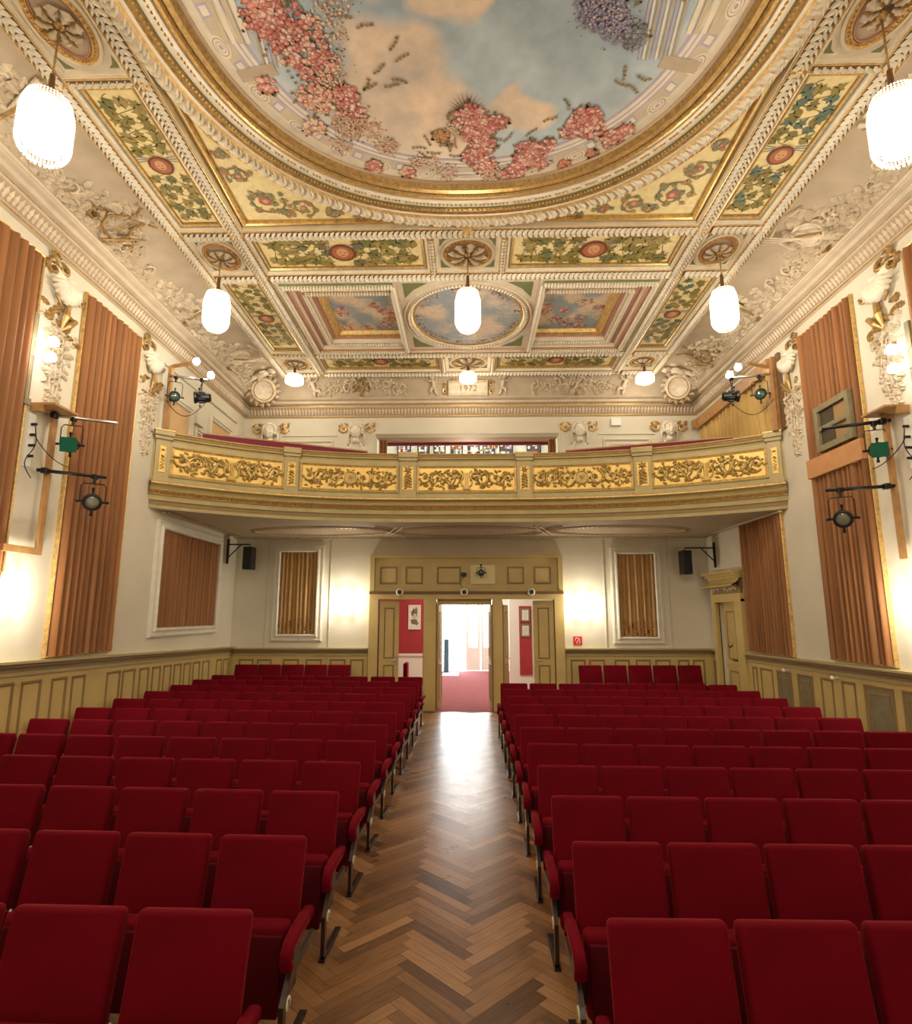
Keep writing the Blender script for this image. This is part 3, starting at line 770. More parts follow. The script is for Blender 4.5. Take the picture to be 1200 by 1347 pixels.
for k in range(28):
    a = 2 * PI * k / 28 + .05
    bandarc(.905, .945, a, a + .05, LIL, ZP + .003); bandarc(.912, .938, a + .008, a + .042, CRE, ZP + .0035)
    V = sup(pa, pb_, 0, OC, 2.25, 4)
    t = a + .12; R_ = .945; x = pa * R_ * math.copysign(abs(cos(t)) ** .889, cos(t)); y = OC + pb_ * R_ * math.copysign(abs(sin(t)) ** .889, sin(t))
    for q, c in ((.10, CRE), (.082, (.50, .36, .22)), (.07, CRE), (.052, LIL), (.042, CRE), (.022, (.5, .38, .3))): disc(pm, x, y, q * 1.25, q * .8, ZP + .004 + (.1 - q) * .02, c, 18, rot=t + PI / 2)
# side architecture: fluted columns converging to the left and right
for s in (-1, 1):
    for k in range(9):
        c = (LIL, CRE, TAU)[k % 3]; x = s * (1.62 + k * .042); stroke(pm, (x, 4.0, ZP + .005), (x + s * .10, 5.0, ZP + .005), .022, c)
    for k in range(4): stroke(pm, (s * (2.15 + k * .07), 3.6, ZP + .005), (s * (2.12 + k * .07), 4.75, ZP + .005), .05, (CRE, (.60, .50, .34))[k % 2])
    stroke(pm, (s * 1.95, 5.02, ZP + .006), (s * 2.35, 5.1, ZP + .006), .14, TAU)
rr = random.Random(5)
CLU = [(-1.62, 4.75, .3, PINK, 60), (-1.9, 4.5, .2, PINK, 34), (-1.42, 5.0, .22, PALE + PINK[3:4], 60), (-1.62, 5.35, .2, PALE + PINK[:2], 60), (-1.3, 5.35, .14, PINK, 26), (-1.35, 5.72, .18, PALE, 60), (-.95, 6.05, .13, PALE, 30), (-1.7, 4.1, .25, PALE, 60), (.1, 5.9, .16, PINK, 34), (.06, 6.2, .12, PINK, 26), (-.6, 6.3, .1, PALE, 26), (1.38, 5.66, .12, PINK, 24), (.8, 6.18, .16, PINK, 34), (.66, 6.32, .12, PINK, 20), (.3, 6.48, .14, PALE, 40), (1.3, 4.5, .2, [(.30, .28, .40), (.40, .34, .44), (.5, .4, .42)], 60), (-1.75, 4.55, .26, PINK, 46), (-1.55, 4.95, .24, PINK, 40), (-1.35, 4.6, .20, PALE + PINK[3:4], 24), (-1.48, 5.25, .18, PALE, 24), (-1.28, 5.55, .16, PINK, 24), (-1.12, 5.8, .15, PALE, 20), (-1.2, 4.3, .2, PALE, 26), (-1.0, 4.15, .14, PALE, 14), (-1.9, 4.25, .2, PINK, 26), (-2.1, 5.2, .10, PINK, 14), (-1.75, 5.75, .12, PINK[3:] + PALE, 14), (-1.5, 6.0, .12, PALE, 12),
       (.02, 5.65, .18, PINK, 44), (.18, 5.75, .16, PINK, 34), (-.08, 5.8, .14, PALE, 24), (.2, 6.05, .14, PINK, 30), (.22, 6.35, .13, PINK, 24), (.38, 5.72, .08, PINK, 10), (-.25, 6.45, .13, PALE, 20), (-.45, 6.3, .10, PALE, 14), (-.75, 6.45, .09, PALE + PINK, 10), (-1.15, 6.35, .10, PINK, 14), (-.3, 5.9, .09, [(.5, .26, .1)], 12),
       (.72, 6.15, .16, PINK, 34), (.86, 6.3, .14, PINK, 26), (.62, 6.45, .12, PINK, 20), (.95, 6.05, .09, PINK, 12), (.45, 6.5, .09, PINK, 10), (1.3, 5.72, .17, PINK, 36), (1.42, 5.82, .15, PINK, 28), (1.18, 5.85, .11, PINK, 16), (1.68, 5.98, .13, PINK, 20), (1.82, 5.86, .09, PINK, 12), (1.2, 6.38, .08, [(.66, .24, .16)], 8), (1.5, 6.2, .07, [(.66, .24, .16)], 6),
       (1.2, 4.5, .20, [(.30, .28, .40), (.36, .30, .42), (.24, .22, .36)], 50), (1.42, 4.65, .18, [(.30, .28, .40), (.40, .34, .44)], 44), (1.62, 4.75, .12, [(.18, .20, .18), (.28, .28, .34)], 22), (1.2, 4.22, .18, [(.42, .10, .10), (.5, .2, .18)], 30), (1.55, 4.2, .2, [(.34, .06, .07), (.45, .12, .11)], 36), (1.05, 4.35, .1, [(.30, .28, .40)], 16), (1.95, 4.3, .12, [(.34, .27, .12)], 12)]
for x, y, R, pal, n in CLU:
    pet = .030 if pal[0][2] < .3 or len(pal) > 4 else .016
    roses(pm, x, y, R * 1.1, ZP + .007 + rr.random() * .003, rr, pal, int(n * 2.6), int(14 + R * 90), pet)
# trailing twigs and the agave
for k in range(34):
    x, y = rr.choice([(-.95, 4.5), (-.9, 4.9), (-.85, 5.15), (-1.0, 5.4), (-.6, 6.1), (-.4, 6.15), (.55, 5.95), (1.0, 5.6), (1.0, 5.15), (1.75, 5.2), (-.05, 6.2)]); x += rr.uniform(-.16, .16); y += rr.uniform(-.12, .12)
    a = rr.uniform(0, 6.28); px, py = x, y
    for q in range(4):
        nx, ny = px + .045 * cos(a), py + .045 * sin(a); stroke(pm, (px, py, ZP + .008), (nx, ny, ZP + .008), .004, (.40, .28, .16)); leafflat(pm, nx, ny, a + rr.uniform(-1, 1), .05, ZP + .009, rr.choice([(.33, .24, .09), (.42, .24, .12), (.25, .20, .10)])); px, py = nx, ny; a += rr.uniform(-.4, .4)
for k in range(15):
    a = -PI / 2 + (k - 7) * .21; L = .30 - abs(k - 7) * .012
    x, y = .0, 5.60; n = Vector((-sin(a), cos(a))) * .014
    pm.add([(x + n.x, y + n.y, ZP + .0065), (x - n.x, y - n.y, ZP + .0065), (x + L * cos(a), y + L * sin(a), ZP + .0065)], [(0, 1, 2)], None, rr.choice([(.25, .17, .10), (.36, .26, .13), (.20, .10, .08)]))
for q in range(3): stroke(pm, (-.32, 6.48 + q * .05, ZP + .0045), (.34, 6.48 + q * .05, ZP + .0045), .03, (CRE, LIL, CRE)[q])
pm.build('sky_painting', tintmat('fresco', .8, var=.10, vscale=7), ceil)
pt.build('painted_panels', M_tint, ceil)
# ================================================================== CURTAINED OPENINGS
def pleats(M, u0, u1, v0, v1, n, depth=.05, w0=.03, rnd=None, loose=0, top=None):
    rnd = rnd or random.Random(int(u0 * 100) & 255); mb = MB(); mb.xf = M; K = n * 8; R = 9
    ph = [rnd.uniform(-.25, .25) for _ in range(n + 2)]; am = [rnd.uniform(.7, 1.1) for _ in range(n + 2)]
    vs = []
    for r in range(R + 1):
        f = r / R
        for k in range(K + 1):
            t = k / K; i = int(t * n - 1e-6); a = 2 * PI * (t * n + (ph[i] * (1 - abs(2 * (t * n - i) - 1)) if 0 < t < 1 else 0))
            if loose: a += loose * sin(f * 3 + t * 9) * .5
            w = w0 + depth * am[i] * abs(sin(a / 2)) ** .6; lean = 0
            vt = v1 if top is None else top(u0 + (u1 - u0) * t)
            vs.append((u0 + (u1 - u0) * t + lean, v0 + (vt - v0) * f, w))
    fs = [(r * (K + 1) + k, r * (K + 1) + k + 1, (r + 1) * (K + 1) + k + 1, (r + 1) * (K + 1) + k) for r in range(R) for k in range(K)]
    mb.add(vs, fs); return mb
def tall_curtain(M, u0, u1, v0, v1, n, label, base, side):
    t = empty('wall_curtain', base, 0, label, 'curtain', 'pleated curtains on the side walls')
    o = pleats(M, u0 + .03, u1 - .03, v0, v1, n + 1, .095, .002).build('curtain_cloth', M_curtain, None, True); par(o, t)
    f = MB(); f.xf = M; f.sweep([(u0, v0 - .01), (u1, v0 - .01), (u1, v1 + .03), (u0, v1 + .03)], [(-.002, 0), (-.002, .045), (.008, .055), (.024, .045), (.026, 0)], mis=[0, 0, 0, 0])
    par(f.build('gilt_edge', M_gold), t)
    return t
def par(o, t):
    """parent o to the empty t keeping world coordinates of mesh data given in world space"""
    mw = t.matrix_basis.copy(); o.parent = t; o.matrix_parent_inverse = mw.inverted() if mw.determinant() else Matrix.Identity(4); return o
h_l = lambda y: wain_h('l', y); h_r = lambda y: wain_h('r', y)
tall_curtain(LW, 5.05, 6.42, 1.60, 6.36, 9, 'tall rust brown pleated curtain at the left picture edge, beside the white flood lamps', (XL, 5.7, 1.6), 1)
tall_curtain(LW, 7.22, 8.58, 1.52, 6.36, 9, 'tall rust brown pleated curtain on the left wall behind the black stage lights', (XL, 7.9, 1.5), 1)
tall_curtain(RW, 5.25, 6.52, 1.42, 6.36, 9, 'tall rust brown pleated curtain at the right edge of the picture beside the plaster drop', (XR, 5.9, 1.4), 1)
cr = tall_curtain(RW, 7.50, 8.78, 1.40, 6.36, 10, 'tall rust brown pleated curtain on the right wall with a small shuttered window in it', (XR, 8.1, 1.4), 1)
# shuttered hatch in the right curtain, with the plain cloth flap under it
hm = MB(); hm.xf = RW
hm.sweep([(7.62, 4.38), (8.42, 4.38), (8.42, 5.06), (7.62, 5.06)], [(0, .06), (0, .15), (.085, .15), (.09, .10)], mis=[0, 0, 0])
hm.box(7.70, 8.34, 4.68, 4.74, .09, .145, 0)
for z0 in (4.47, 4.75): hm.box(7.71, 8.33, z0, z0 + .21, .095, .105, 1); hm.box(8.02, 8.33, z0, z0 + .21, .10, .11, 2)
par(hm.build('hatch', [M_greygreen, mat('shutter_brown', (.30, .19, .08), .5), mat('dark_glass', (.06, .045, .03), .15)]), cr)
fl_ = MB(); fl_.xf = RW; fl_.box(7.52, 8.76, 4.06, 4.34, .05, .125); par(fl_.build('cloth_flap', mat('plain_rust_cloth', (.55, .27, .11), .8, var=.1)), cr)
tall_curtain(RW, 9.78, 11.28, 1.36, 3.72, 13, 'rust brown pleated curtain under the right end of the balcony, beside the ochre door', (XR, 10.5, 1.36), 1)
# framed curtained window under the left end of the balcony
def framed_window(name, M, u0, u1, v0, v1, n, clothmat, label, base, loose=0, lace=False, wide=.16):
    t = empty(name, base, 0, label, 'window', None)
    f = MB(); f.xf = M
    f.sweep(rect(u0, u1, v0, v1), [(0, 0), (0, .055), (.03, .065), (.05, .05), (.09, .05), (.10, .085), (.13, .09), (.15, .065), (.16, .0)], mis=[0] * 8)
    par(f.build('window_frame', M_fresh2), t)
    par(pleats(M, u0 + wide, u1 - wide, v0 + wide, v1 - wide, n, .06, .004, loose=loose).build('curtain_cloth', clothmat, None, True), t)
    if lace:
        l = MB(); l.xf = M
        for i in range(int((u1 - u0 - 2 * wide) / .05)):
            for j in range(6): leaf(l, u0 + wide + .03 + i * .05, v0 + wide + .02 + j * .055, (i * 2 + j) * 1.1, .055, .02, .012 + .06, None, None, 1)
        par(l.build('lace_trim', M_lace), t)
    return t
M_fresh2 = mat('old_white_paint', (.74, .71, .60), .5, var=.1)
M_lace = mat('wine_lace', (.30, .07, .06), .8)
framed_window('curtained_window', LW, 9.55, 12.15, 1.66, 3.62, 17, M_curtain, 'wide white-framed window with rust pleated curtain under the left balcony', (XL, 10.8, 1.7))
M_dimgold = mat('bronze_curtain', (.42, .24, .075), .6, var=.15, sheen=.2)
framed_window('curtained_window', BW, -4.36, -3.24, 1.45, 3.56, 9, M_dimgold, 'narrow white-framed window with bronze curtain and wine lace hem, left of the doors', (-3.8, YB, 1.5), .5, True)
framed_window('curtained_window', BW, 3.14, 4.24, 1.40, 3.50, 9, M_dimgold, 'narrow white-framed window with bronze curtain and wine lace hem, right of the doors', (3.7, YB, 1.4), .8, True)
# flat pilaster strips on the lower back wall
st = MB(); st.xf = BW
for a, b in ((-4.52, -3.08), (2.98, 4.42)): st.sweep(rect(a, b, 1.3, 3.72), [(0, 0), (0, .02), (.02, .02), (.02, 0)], mis=[0, 0, 0])
struct(st.build('trim_pilaster', M_wall2))

# ================================================================== PORTAL AND LOBBY
YP = 12.90
po = MB()
# deep casing
po.box(PX0, PX0 + .10, YP, YB + .32, 0, PZ - .07, 0); po.box(PX1 - .10, PX1, YP, YB + .32, 0, PZ - .07, 0); po.box(PX0, PX1, YP, YB + .32, PZ - .07, PZ, 0)
po.box(PX0 + .1, PX1 - .1, YP + .07, YP + .14, 2.50, PZ - .07, 0)                     # header board
po.box(PX0, PX1, YP - .05, YP + .15, 2.47, 2.53, 1); po.box(PX0 + .02, PX1 - .02, YP - .02, YP + .15, 2.36, 2.47, 0)
for x0, x1 in ((-.99, -.72), (.52, .73)):
    po.box(x0, x1, YP - .03, YP + .18, 0, 2.38, 0); 
    po.box(x0 + .05, x1 - .05, YP - .045, YP - .02, .12, 2.3, 0); po.box(x0 - .012, x0, YP, YP + .16, .05, 2.3, 2); po.box(x1, x1 + .012, YP, YP + .16, .05, 2.3, 2)
po.box(PX0 + .1, PX0 + .2, YP, YP + .18, 0, 2.38, 0); po.box(PX1 - .2, PX1 - .1, YP, YP + .18, 0, 2.38, 0)
po.box(PX0 + .2, PX0 + .212, YP + .02, YP + .16, 0, 2.36, 2); po.box(PX1 - .212, PX1 - .2, YP + .02, YP + .16, 0, 2.36, 2)
portal = struct(po.build('door_1', [M_tan, M_brown, mat('oxblood_edge', (.16, .03, .025), .5)]))
PF = frame((0, YP + .07, 0), (1, 0, 0), (0, 0, 1), (0, -1, 0))
for x0, x1 in ((-1.97, -1.6), (-1.4, -1.03), (-.70, -.18), (.86, 1.22), (1.45, 1.81)):
    f = MB(); f.xf = PF; f.sweep(rect(x0, x1, 2.70, 3.07), [(-.01, 0), (-.005, .02), (.02, .02), (.03, .002)], mis=[1, 1, 1]); f.box(x0 + .03, x1 - .03, 2.73, 3.04, 0, .006, 0)
    f.build('header_panel', [M_tan, M_tandark], portal)
# gallery of door leaves
def leafdoor(name, x0, y0, dx, dy, z1, label=None, glass=False):
    """a door leaf from hinge (x0,y0) along (dx,dy)"""
    L = math.hypot(dx, dy); M = frame((x0, y0, 0), (dx / L, dy / L, 0), (0, 0, 1), (dy / L, -dx / L, 0))
    mb = MB(); mb.xf = M; mb.box(0, L, .02, z1, -.022, .022, 0)
    for a, b in ((.18, .95), (1.08, z1 - .15)):
        for sgn in (1, -1):
            mb.sweep(rect(.10, L - .10, a, b), [(0, .022 * sgn), (.004, .034 * sgn), (.02, .034 * sgn), (.03, .024 * sgn)], mis=[1, 1, 1])
    o = mb.build(name, [M_tan, M_tandark], portal)
    k = MB(); k.xf = M; k.tube([(L - .06, 1.05, .02), (L - .06, 1.05, .07), (L - .15, 1.05, .07)], .011, 8); k.tube([(L - .06, 1.05, -.02), (L - .06, 1.05, -.07), (L - .15, 1.05, -.07)], .011, 8)
    k.box(L - .085, L - .035, .95, 1.15, .021, .026); k.build('door_handle', M_steel, o)
    return o
leafdoor('door_leaf', -1.97, 12.98, .42, .10, 2.33)
leafdoor('door_leaf', 1.86, 12.98, -.44, .12, 2.33)
leafdoor('door_leaf', -.69, 13.05, .05, .60, 2.24)
leafdoor('door_leaf', .50, 13.05, -.03, .60, 2.24)
leafdoor('door_leaf', .76, 13.05, .12, .62, 2.24)
tr = MB(); tr.box(-.70, .50, 13.02, 13.08, 2.24, 2.38); tr.build('transom', M_tan, portal)
# lobby
LY = 21.6
M_carpet = mat('red_carpet', (.27, .05, .055), .95, var=.18, vscale=6, bump=.6, bscale=180)
struct(MB().box(-3.2, 3.2, 12.87, LY + .1, -.06, .004).build('floor_lobby', M_carpet))
M_lobby = mat('lobby_white', (.86, .82, .72), .6)
lw = MB()
lw.box(-3.2, -3.0, YB + .3, LY, 0, 3.6); lw.box(3.0, 3.2, YB + .3, LY, 0, 3.6); lw.box(-3.2, 3.2, YB + .3, LY + .2, 3.5, 3.6)
lw.box(-3.2, -1.05, LY, LY + .15, 0, 3.6); lw.box(1.02, 3.2, LY, LY + .15, 0, 3.6); lw.box(-1.05, 1.02, LY, LY + .15, 2.75, 3.6)
struct(lw.build('wall_lobby', M_lobby))
M_redwall = mat('red_wallpaper', (.42, .035, .045), .6, var=.1)
# short partition on the left with red wall and white dado
lp = MB(); lp.box(-3.0, -1.18, 16.2, 16.35, 0, 3.5, 0); lp.box(-3.0, -1.2, 16.17, 16.2, .98, 2.9, 1); lp.box(-3.0, -1.2, 16.16, 16.2, .92, .98, 0); lp.box(-1.18, -1.10, 16.15, 16.4, 0, 3.5, 0)
struct(lp.build('wall_partition', [M_lobby, M_redwall]))
rp = MB(); rp.box(1.1, 3.0, 16.2, 16.35, 0, 3.5, 0); rp.box(1.37, 1.70, 16.17, 16.2, .42, 2.25, 1)
struct(rp.build('wall_partition_2', [M_lobby, M_redwall]))
wf = bpy.data.objects['wall_partition_2']; wf.name = 'wall_lobby_right'; bpy.data.objects['wall_partition'].name = 'wall_lobby_left'
def picture(name, x0, x1, z0, z1, y, framemat, label, art):
    t = empty(name, ((x0 + x1) / 2, y, z0), 0, label, 'picture')
    M = frame((0, y, 0), (1, 0, 0), (0, 0, 1), (0, -1, 0))
    f = MB(); f.xf = M; f.sweep(rect(x0, x1, z0, z1), [(0, 0), (0, .02), (.035, .022), (.04, .008)], mis=[0, 0, 0]); par(f.build('picture_frame', framemat), t)
    a = MB(); a.xf = M; a.col = (.80, .77, .66); a.box(x0 + .03, x1 - .03, z0 + .03, z1 - .03, 0, .008); art(a, x0, x1, z0, z1); par(a.build('print', M_tint), t); return t
def portrait(a, x0, x1, z0, z1):
    cx0, cz = (x0 + x1) / 2, (z0 + z1) / 2
    disc(a, cx0 - .01, cz + .10, .085, .13, .010, (.16, .11, .07), 14, .2); disc(a, cx0 + .01, cz + .03, .055, .075, .012, (.62, .52, .38), 14)
    disc(a, cx0, cz - .13, .11, .08, .010, (.22, .15, .10), 12, .3); disc(a, cx0 + .05, cz + .2, .04, .06, .011, (.25, .18, .12), 9, .3)
picture('framed_portrait', -1.66, -1.32, 1.62, 2.28, 16.16, M_white, 'cream framed sepia portrait on the red lobby wall, seen through the left doorway', portrait)
def doc(a, x0, x1, z0, z1):
    for k in range(5): stroke(a, (x0 + .09, z1 - .10 - k * .045, .011), (x1 - .09, z1 - .10 - k * .045, .011), .006, (.5, .48, .42))
picture('framed_notice', 1.405, 1.665, 1.83, 2.19, 16.16, M_greygreen, 'upper of two grey-framed white notices on the red strip in the right doorway', doc)['group'] = 'framed notices'
picture('framed_notice', 1.405, 1.665, 1.42, 1.77, 16.16, M_greygreen, 'lower of two grey-framed white notices on the red strip in the right doorway', doc)['group'] = 'framed notices'
bpy.context.view_layer.update()
# red lobby chair glimpsed behind the left rows
ch = empty('lobby_chair', (-1.72, 14.6, 0), 0, 'red upholstered chair standing in the lobby behind the left doorway', 'chair')
m = MB(); m.rbox(-1.97, -1.47, 14.45, 14.9, .38, .50, .03); par(m.build('seat', M_red, None, True), ch)
m = MB(); m.rbox(-1.60, -1.50, 14.5, 14.9, .45, .86, .03); par(m.build('backrest', M_red, None, True), ch)
for x in (-1.93, -1.53):
    for y in (14.5, 14.85): m = MB(); m.tube([(x, y, 0), (x, y, .4)], .018, 8); par(m.build('leg', M_frame), ch)
# white panelled lobby door standing ajar at the left
ld = MB(); ld.box(-2.35, -1.98, 15.2, 15.24, .02, 1.95); struct(ld.build('door_2', M_tan))
# far street doors
fd = MB(); Yd = LY + .03
fd.box(-1.05, -.98, Yd, Yd + .1, 0, 2.75); fd.box(.95, 1.02, Yd, Yd + .1, 0, 2.75); fd.box(-1.05, 1.02, Yd, Yd + .1, 2.68, 2.75)
far = struct(fd.build('door_3', M_fresh))
def street_leaf(x0, x1):
    m = MB(); y0, y1 = Yd + .02, Yd + .07
    m.box(x0, x0 + .11, y0, y1, .02, 2.66); m.box(x1 - .11, x1, y0, y1, .02, 2.66); m.box(x0 + .11, x1 - .11, y0 + .003, y1 - .003, 2.52, 2.66); m.box(x0 + .11, x1 - .11, y0 + .003, y1 - .003, .72, .84); m.box(x0 + .11, x1 - .11, y0 + .003, y1 - .003, .02, .16); m.box(x0 + .11, x1 - .11, y0 + .015, y1 - .015, .16, .72)
    m.box(x0 + .2, x1 - .2, y0 + .005, y1, .24, .64)
    o = m.build('door_leaf', M_fresh, far)
    g = MB(); g.box(x0 + .11, x1 - .11, y0 + .02, y0 + .028, .84, 2.52); g.build('pane', M_glass, o)
    h = MB(); h.tube([(x0 + .05, y0, 1.02), (x0 + .05, y0 - .05, 1.02), (x0 + .14, y0 - .05, 1.02)], .01, 6); h.build('door_handle', M_steel, o)
M_glass, nt, b = new_mat('clear_glass'); b.inputs['Transmission Weight'].default_value = 1; b.inputs['Roughness'].default_value = .0; b.inputs['IOR'].default_value = 1.02
street_leaf(-.12, .41); street_leaf(.43, .95)
tag(MB().rbox(-.92, -.35, 19.9, 20.9, .004, .02, .006, 2).build('doormat', mat('pale_doormat', (.55, .58, .58), .9), None), 'pale grey doormat on the red lobby carpet before the street door', 'doormat')
# pavement and a parked bicycle outside the open leaf
struct(MB().box(-6, 6, LY + .1, LY + 9, -.12, -.02).build('floor_street', mat('pavement', (.55, .55, .55), .9)))
bk = empty('bicycle', (-.62, LY + 1.2, -.02), 0, 'blue bicycle parked outside the open street door', 'bicycle')
M_blue = mat('bike_blue', (.10, .26, .42), .4)
for y in (LY + 1.2,):
    for x in (-.95, -.35):
        m = MB(); m.tube([(x + .3 * cos(2 * PI * k / 20), y, .30 + .3 * sin(2 * PI * k / 20)) for k in range(20)], .02, 6, True); par(m.build('wheel', M_blue), bk)
    m = MB(); m.tube([(-.95, y, .3), (-.75, y, .75), (-.42, y, .75), (-.35, y, .3)], .02, 6); m.tube([(-.75, y, .75), (-.65, y, .3), (-.42, y, .75)], .02, 6); m.tube([(-.42, y, .75), (-.44, y, .95), (-.5, y - .25, .95)], .016, 6); par(m.build('bicycle_frame', M_blue), bk)
wb = MB(); wb.rbox(-.90, -.72, LY - .45, LY - .3, .004, 1.15, .02, 2); tag(wb.build('umbrella_stand', mat('slate_blue', (.06, .12, .18), .5)), 'tall slim dark blue stand by the left side of the street door', 'stand')

# header fittings on the portal
def detector(x, lab):
    t = empty('round_spotlight', (x, YP - .05, 2.51), 0, lab, 'light', 'small round lights on the door beam')
    m = MB(); m.lathe([(0, -.10), (.045, -.10), (.075, -.085), (.085, -.04), (.06, 0), (0, 0)], 20, (x, YP - .05, 2.51), 'y'); par(m.build('casing', M_fresh, None, True), t)
    m = MB(); m.lathe([(0, -.106), (.05, -.103), (.052, -.09)], 16, (x, YP - .05, 2.51), 'y'); par(m.build('lens', mat('dark_lens', (.01, .03, .03), .15)), t)
detector(-1.51, 'leftmost small round white light on the beam above the doors'); detector(-.10, 'middle small round white light on the beam above the doors'); detector(1.36, 'rightmost small round white light on the beam above the doors')

# ochre side door at the right with carved lintel
RD = frame((XR, 0, 0), (0, 1, 0), (0, 0, 1), (-1, 0, 0))
rd = MB(); rd.xf = RD
rd.box(DY0 - .30, DY0, 0, DZ + .05, -.02, .08, 0); rd.box(DY1, DY1 + .16, 0, DZ + .05, -.02, .08, 0); rd.box(DY0 - .3, DY1 + .16, DZ, DZ + .16, -.02, .085, 0)
rd.box(DY0 - .26, DY1 + .12, DZ + .16, DZ + .46, -.02, .06, 1)
rd.sweep([(DY1 + .20, DZ + .46), (DY0 - .34, DZ + .46)], [(0, 0), (0, .09), (.05, .12), (.09, .16), (.13, .24), (.16, .25), (.18, 0)][::1], False, [0] * 6)
for k, (w, z) in enumerate(((.13, .46), (.18, .51), (.25, .56))): rd.box(DY0 - .30 - .03 * k, DY1 + .16 + .03 * k, DZ + z, DZ + z + .05, -.02, w, 0)
door4 = struct(rd.build('door_4', [M_tan, M_tandark]))
lc = MB(); lc.xf = RD @ Matrix.Translation((0, 0, .06))
for sg in (-1, 1):
    for k in range(3): scroll(lc, 12.13 + sg * (.17 + k * .17), DZ + .31, k, .085, 1.1, sg, .012, 4, .02)
rosette(lc, 12.13, DZ + .31, .1, .03); lc.build('carved_lintel', M_white, door4)
rl = MB(); rl.xf = RD; rl.box(DY0 + .28, DY1, .02, DZ, -.14, -.10, 0); rl.box(DY0, DY0 + .27, .02, DZ, -.20, -.16, 0)
rl.box(DY0 + .3, DY1, .98, 1.04, -.10, -.085, 0)
for a, b in ((.2, .9), (1.12, 2.1)): rl.sweep(rect(DY0 + .38, DY1 - .10, a, b), [(0, -.1), (.004, -.088), (.02, -.088), (.03, -.098)], mis=[1, 1, 1])
lo = rl.build('door_leaf', [M_tan, M_tandark], door4)
hk = MB(); hk.xf = RD; hk.tube([(DY0 + .36, 1.12, -.10), (DY0 + .36, 1.12, -.03), (DY0 + .48, 1.12, -.03)], .012, 6); hk.tube([(DY0 + .6, 1.42, -.1), (DY0 + .62, 1.36, -.05), (DY0 + .66, 1.4, -.05)], .012, 6); hk.build('door_handle', M_black, lo)
struct(MB().box(XR + .3, XR + .35, DY0 - .1, DY1 + .1, 0, 2.5).build('wall_passage', M_tandark))

# ================================================================== BALCONY
def yc(x): return 10.86 - (.0113 if x < 0 else .0087) * abs(x) ** 3
def bnorm(x):
    d = -3 * (.0113 * -1 if x < 0 else .0087) * abs(x) ** 2 * 1.0
    if x < 0: slope = 3 * .0113 * x * x
    else: slope = -3 * .0087 * x * x
    n = Vector((slope, -1)); return n.normalized()        # points towards the stage
def bmap(p):
    """u = x along the front, v = height, w = out towards the stage"""
    x, v, w = p; n = bnorm(x); return (x + n.x * w, yc(x) + n.y * w, v)
bal = empty('balcony', (0, 10.86, 3.78), 0, 'curved olive and gold balcony with gilded relief panels across the back of the hall', 'balcony')
def bsweep(prof, mis, name, mats, x0=XL + .0, x1=XR - .0, N=90, sm=False):
    mb = MB(); vs = []; K = len(prof)
    for i in range(N + 1):
        x = x0 + (x1 - x0) * i / N
        for (w, z) in prof:
            q = bmap((x, z, w)); vs.append((max(XL, min(XR, q[0])), q[1], q[2]))
    for k in range(K - 1): mb.add(vs if k == 0 else [], [], None); 
    base = 0; mb.v = [Vector(v) for v in vs]
    for k in range(K - 1):
        for i in range(N):
            mb.f.append([i * K + k, (i + 1) * K + k, (i + 1) * K + k + 1, i * K + k + 1]); mb.m.append(mis[k]); mb.c.append((1, 1, 1))
    return par(mb.build(name, mats, None, sm), bal)
bsweep([(-.26, 4.0), (-.26, 5.0), (-.03, 5.0)], [0, 0], 'parapet_back', [M_olive])
bsweep([(-.28, 4.99), (-.28, 5.075), (.04, 5.075), (.07, 5.07), (.085, 5.045), (.06, 5.03), (.055, 5.01), (.035, 4.995), (.03, 4.97), (.01, 4.95), (0, 4.92)], [0, 0, 1, 1, 0, 2, 0, 0, 2, 0], 'handrail', [M_olive, M_gold, M_golddark])
bsweep([(0, 4.93), (0, 4.29), (.02, 4.28), (.02, 4.20)], [0, 0, 0], 'parapet_front', [M_olive])
bsweep([(0, 4.21), (.10, 4.20), (.12, 4.185), (.12, 4.165), (.10, 4.15), (.06, 4.13), (.04, 4.10), (.03, 4.075), (.05, 4.065), (.02, 4.0), (.03, 3.99), (.0, 3.985), (-.01, 3.90), (-.03, 3.90), (-.04, 3.83), (-.05, 3.83), (-.055, 3.76)], [0, 1, 1, 0, 0, 0, 0, 1, 2, 1, 0, 0, 0, 3, 0, 0], 'cornice_moulding', [M_olive2 if False else M_olive, M_gold, M_golddark, M_tandark])
lb = MB(); lb.fn = bmap
n = 230
for i in range(n):
    x = XL + .05 + (XR - XL - .1) * (i + .5) / n; leaf(lb, x, 3.997, PI / 2 + .25, .068, .017, .012 + .045, None, None, 1); lb.ball((x + .012, 4.055, .045), .008, 5)
par(lb.build('gilded_leaf_band', M_gold), bal)
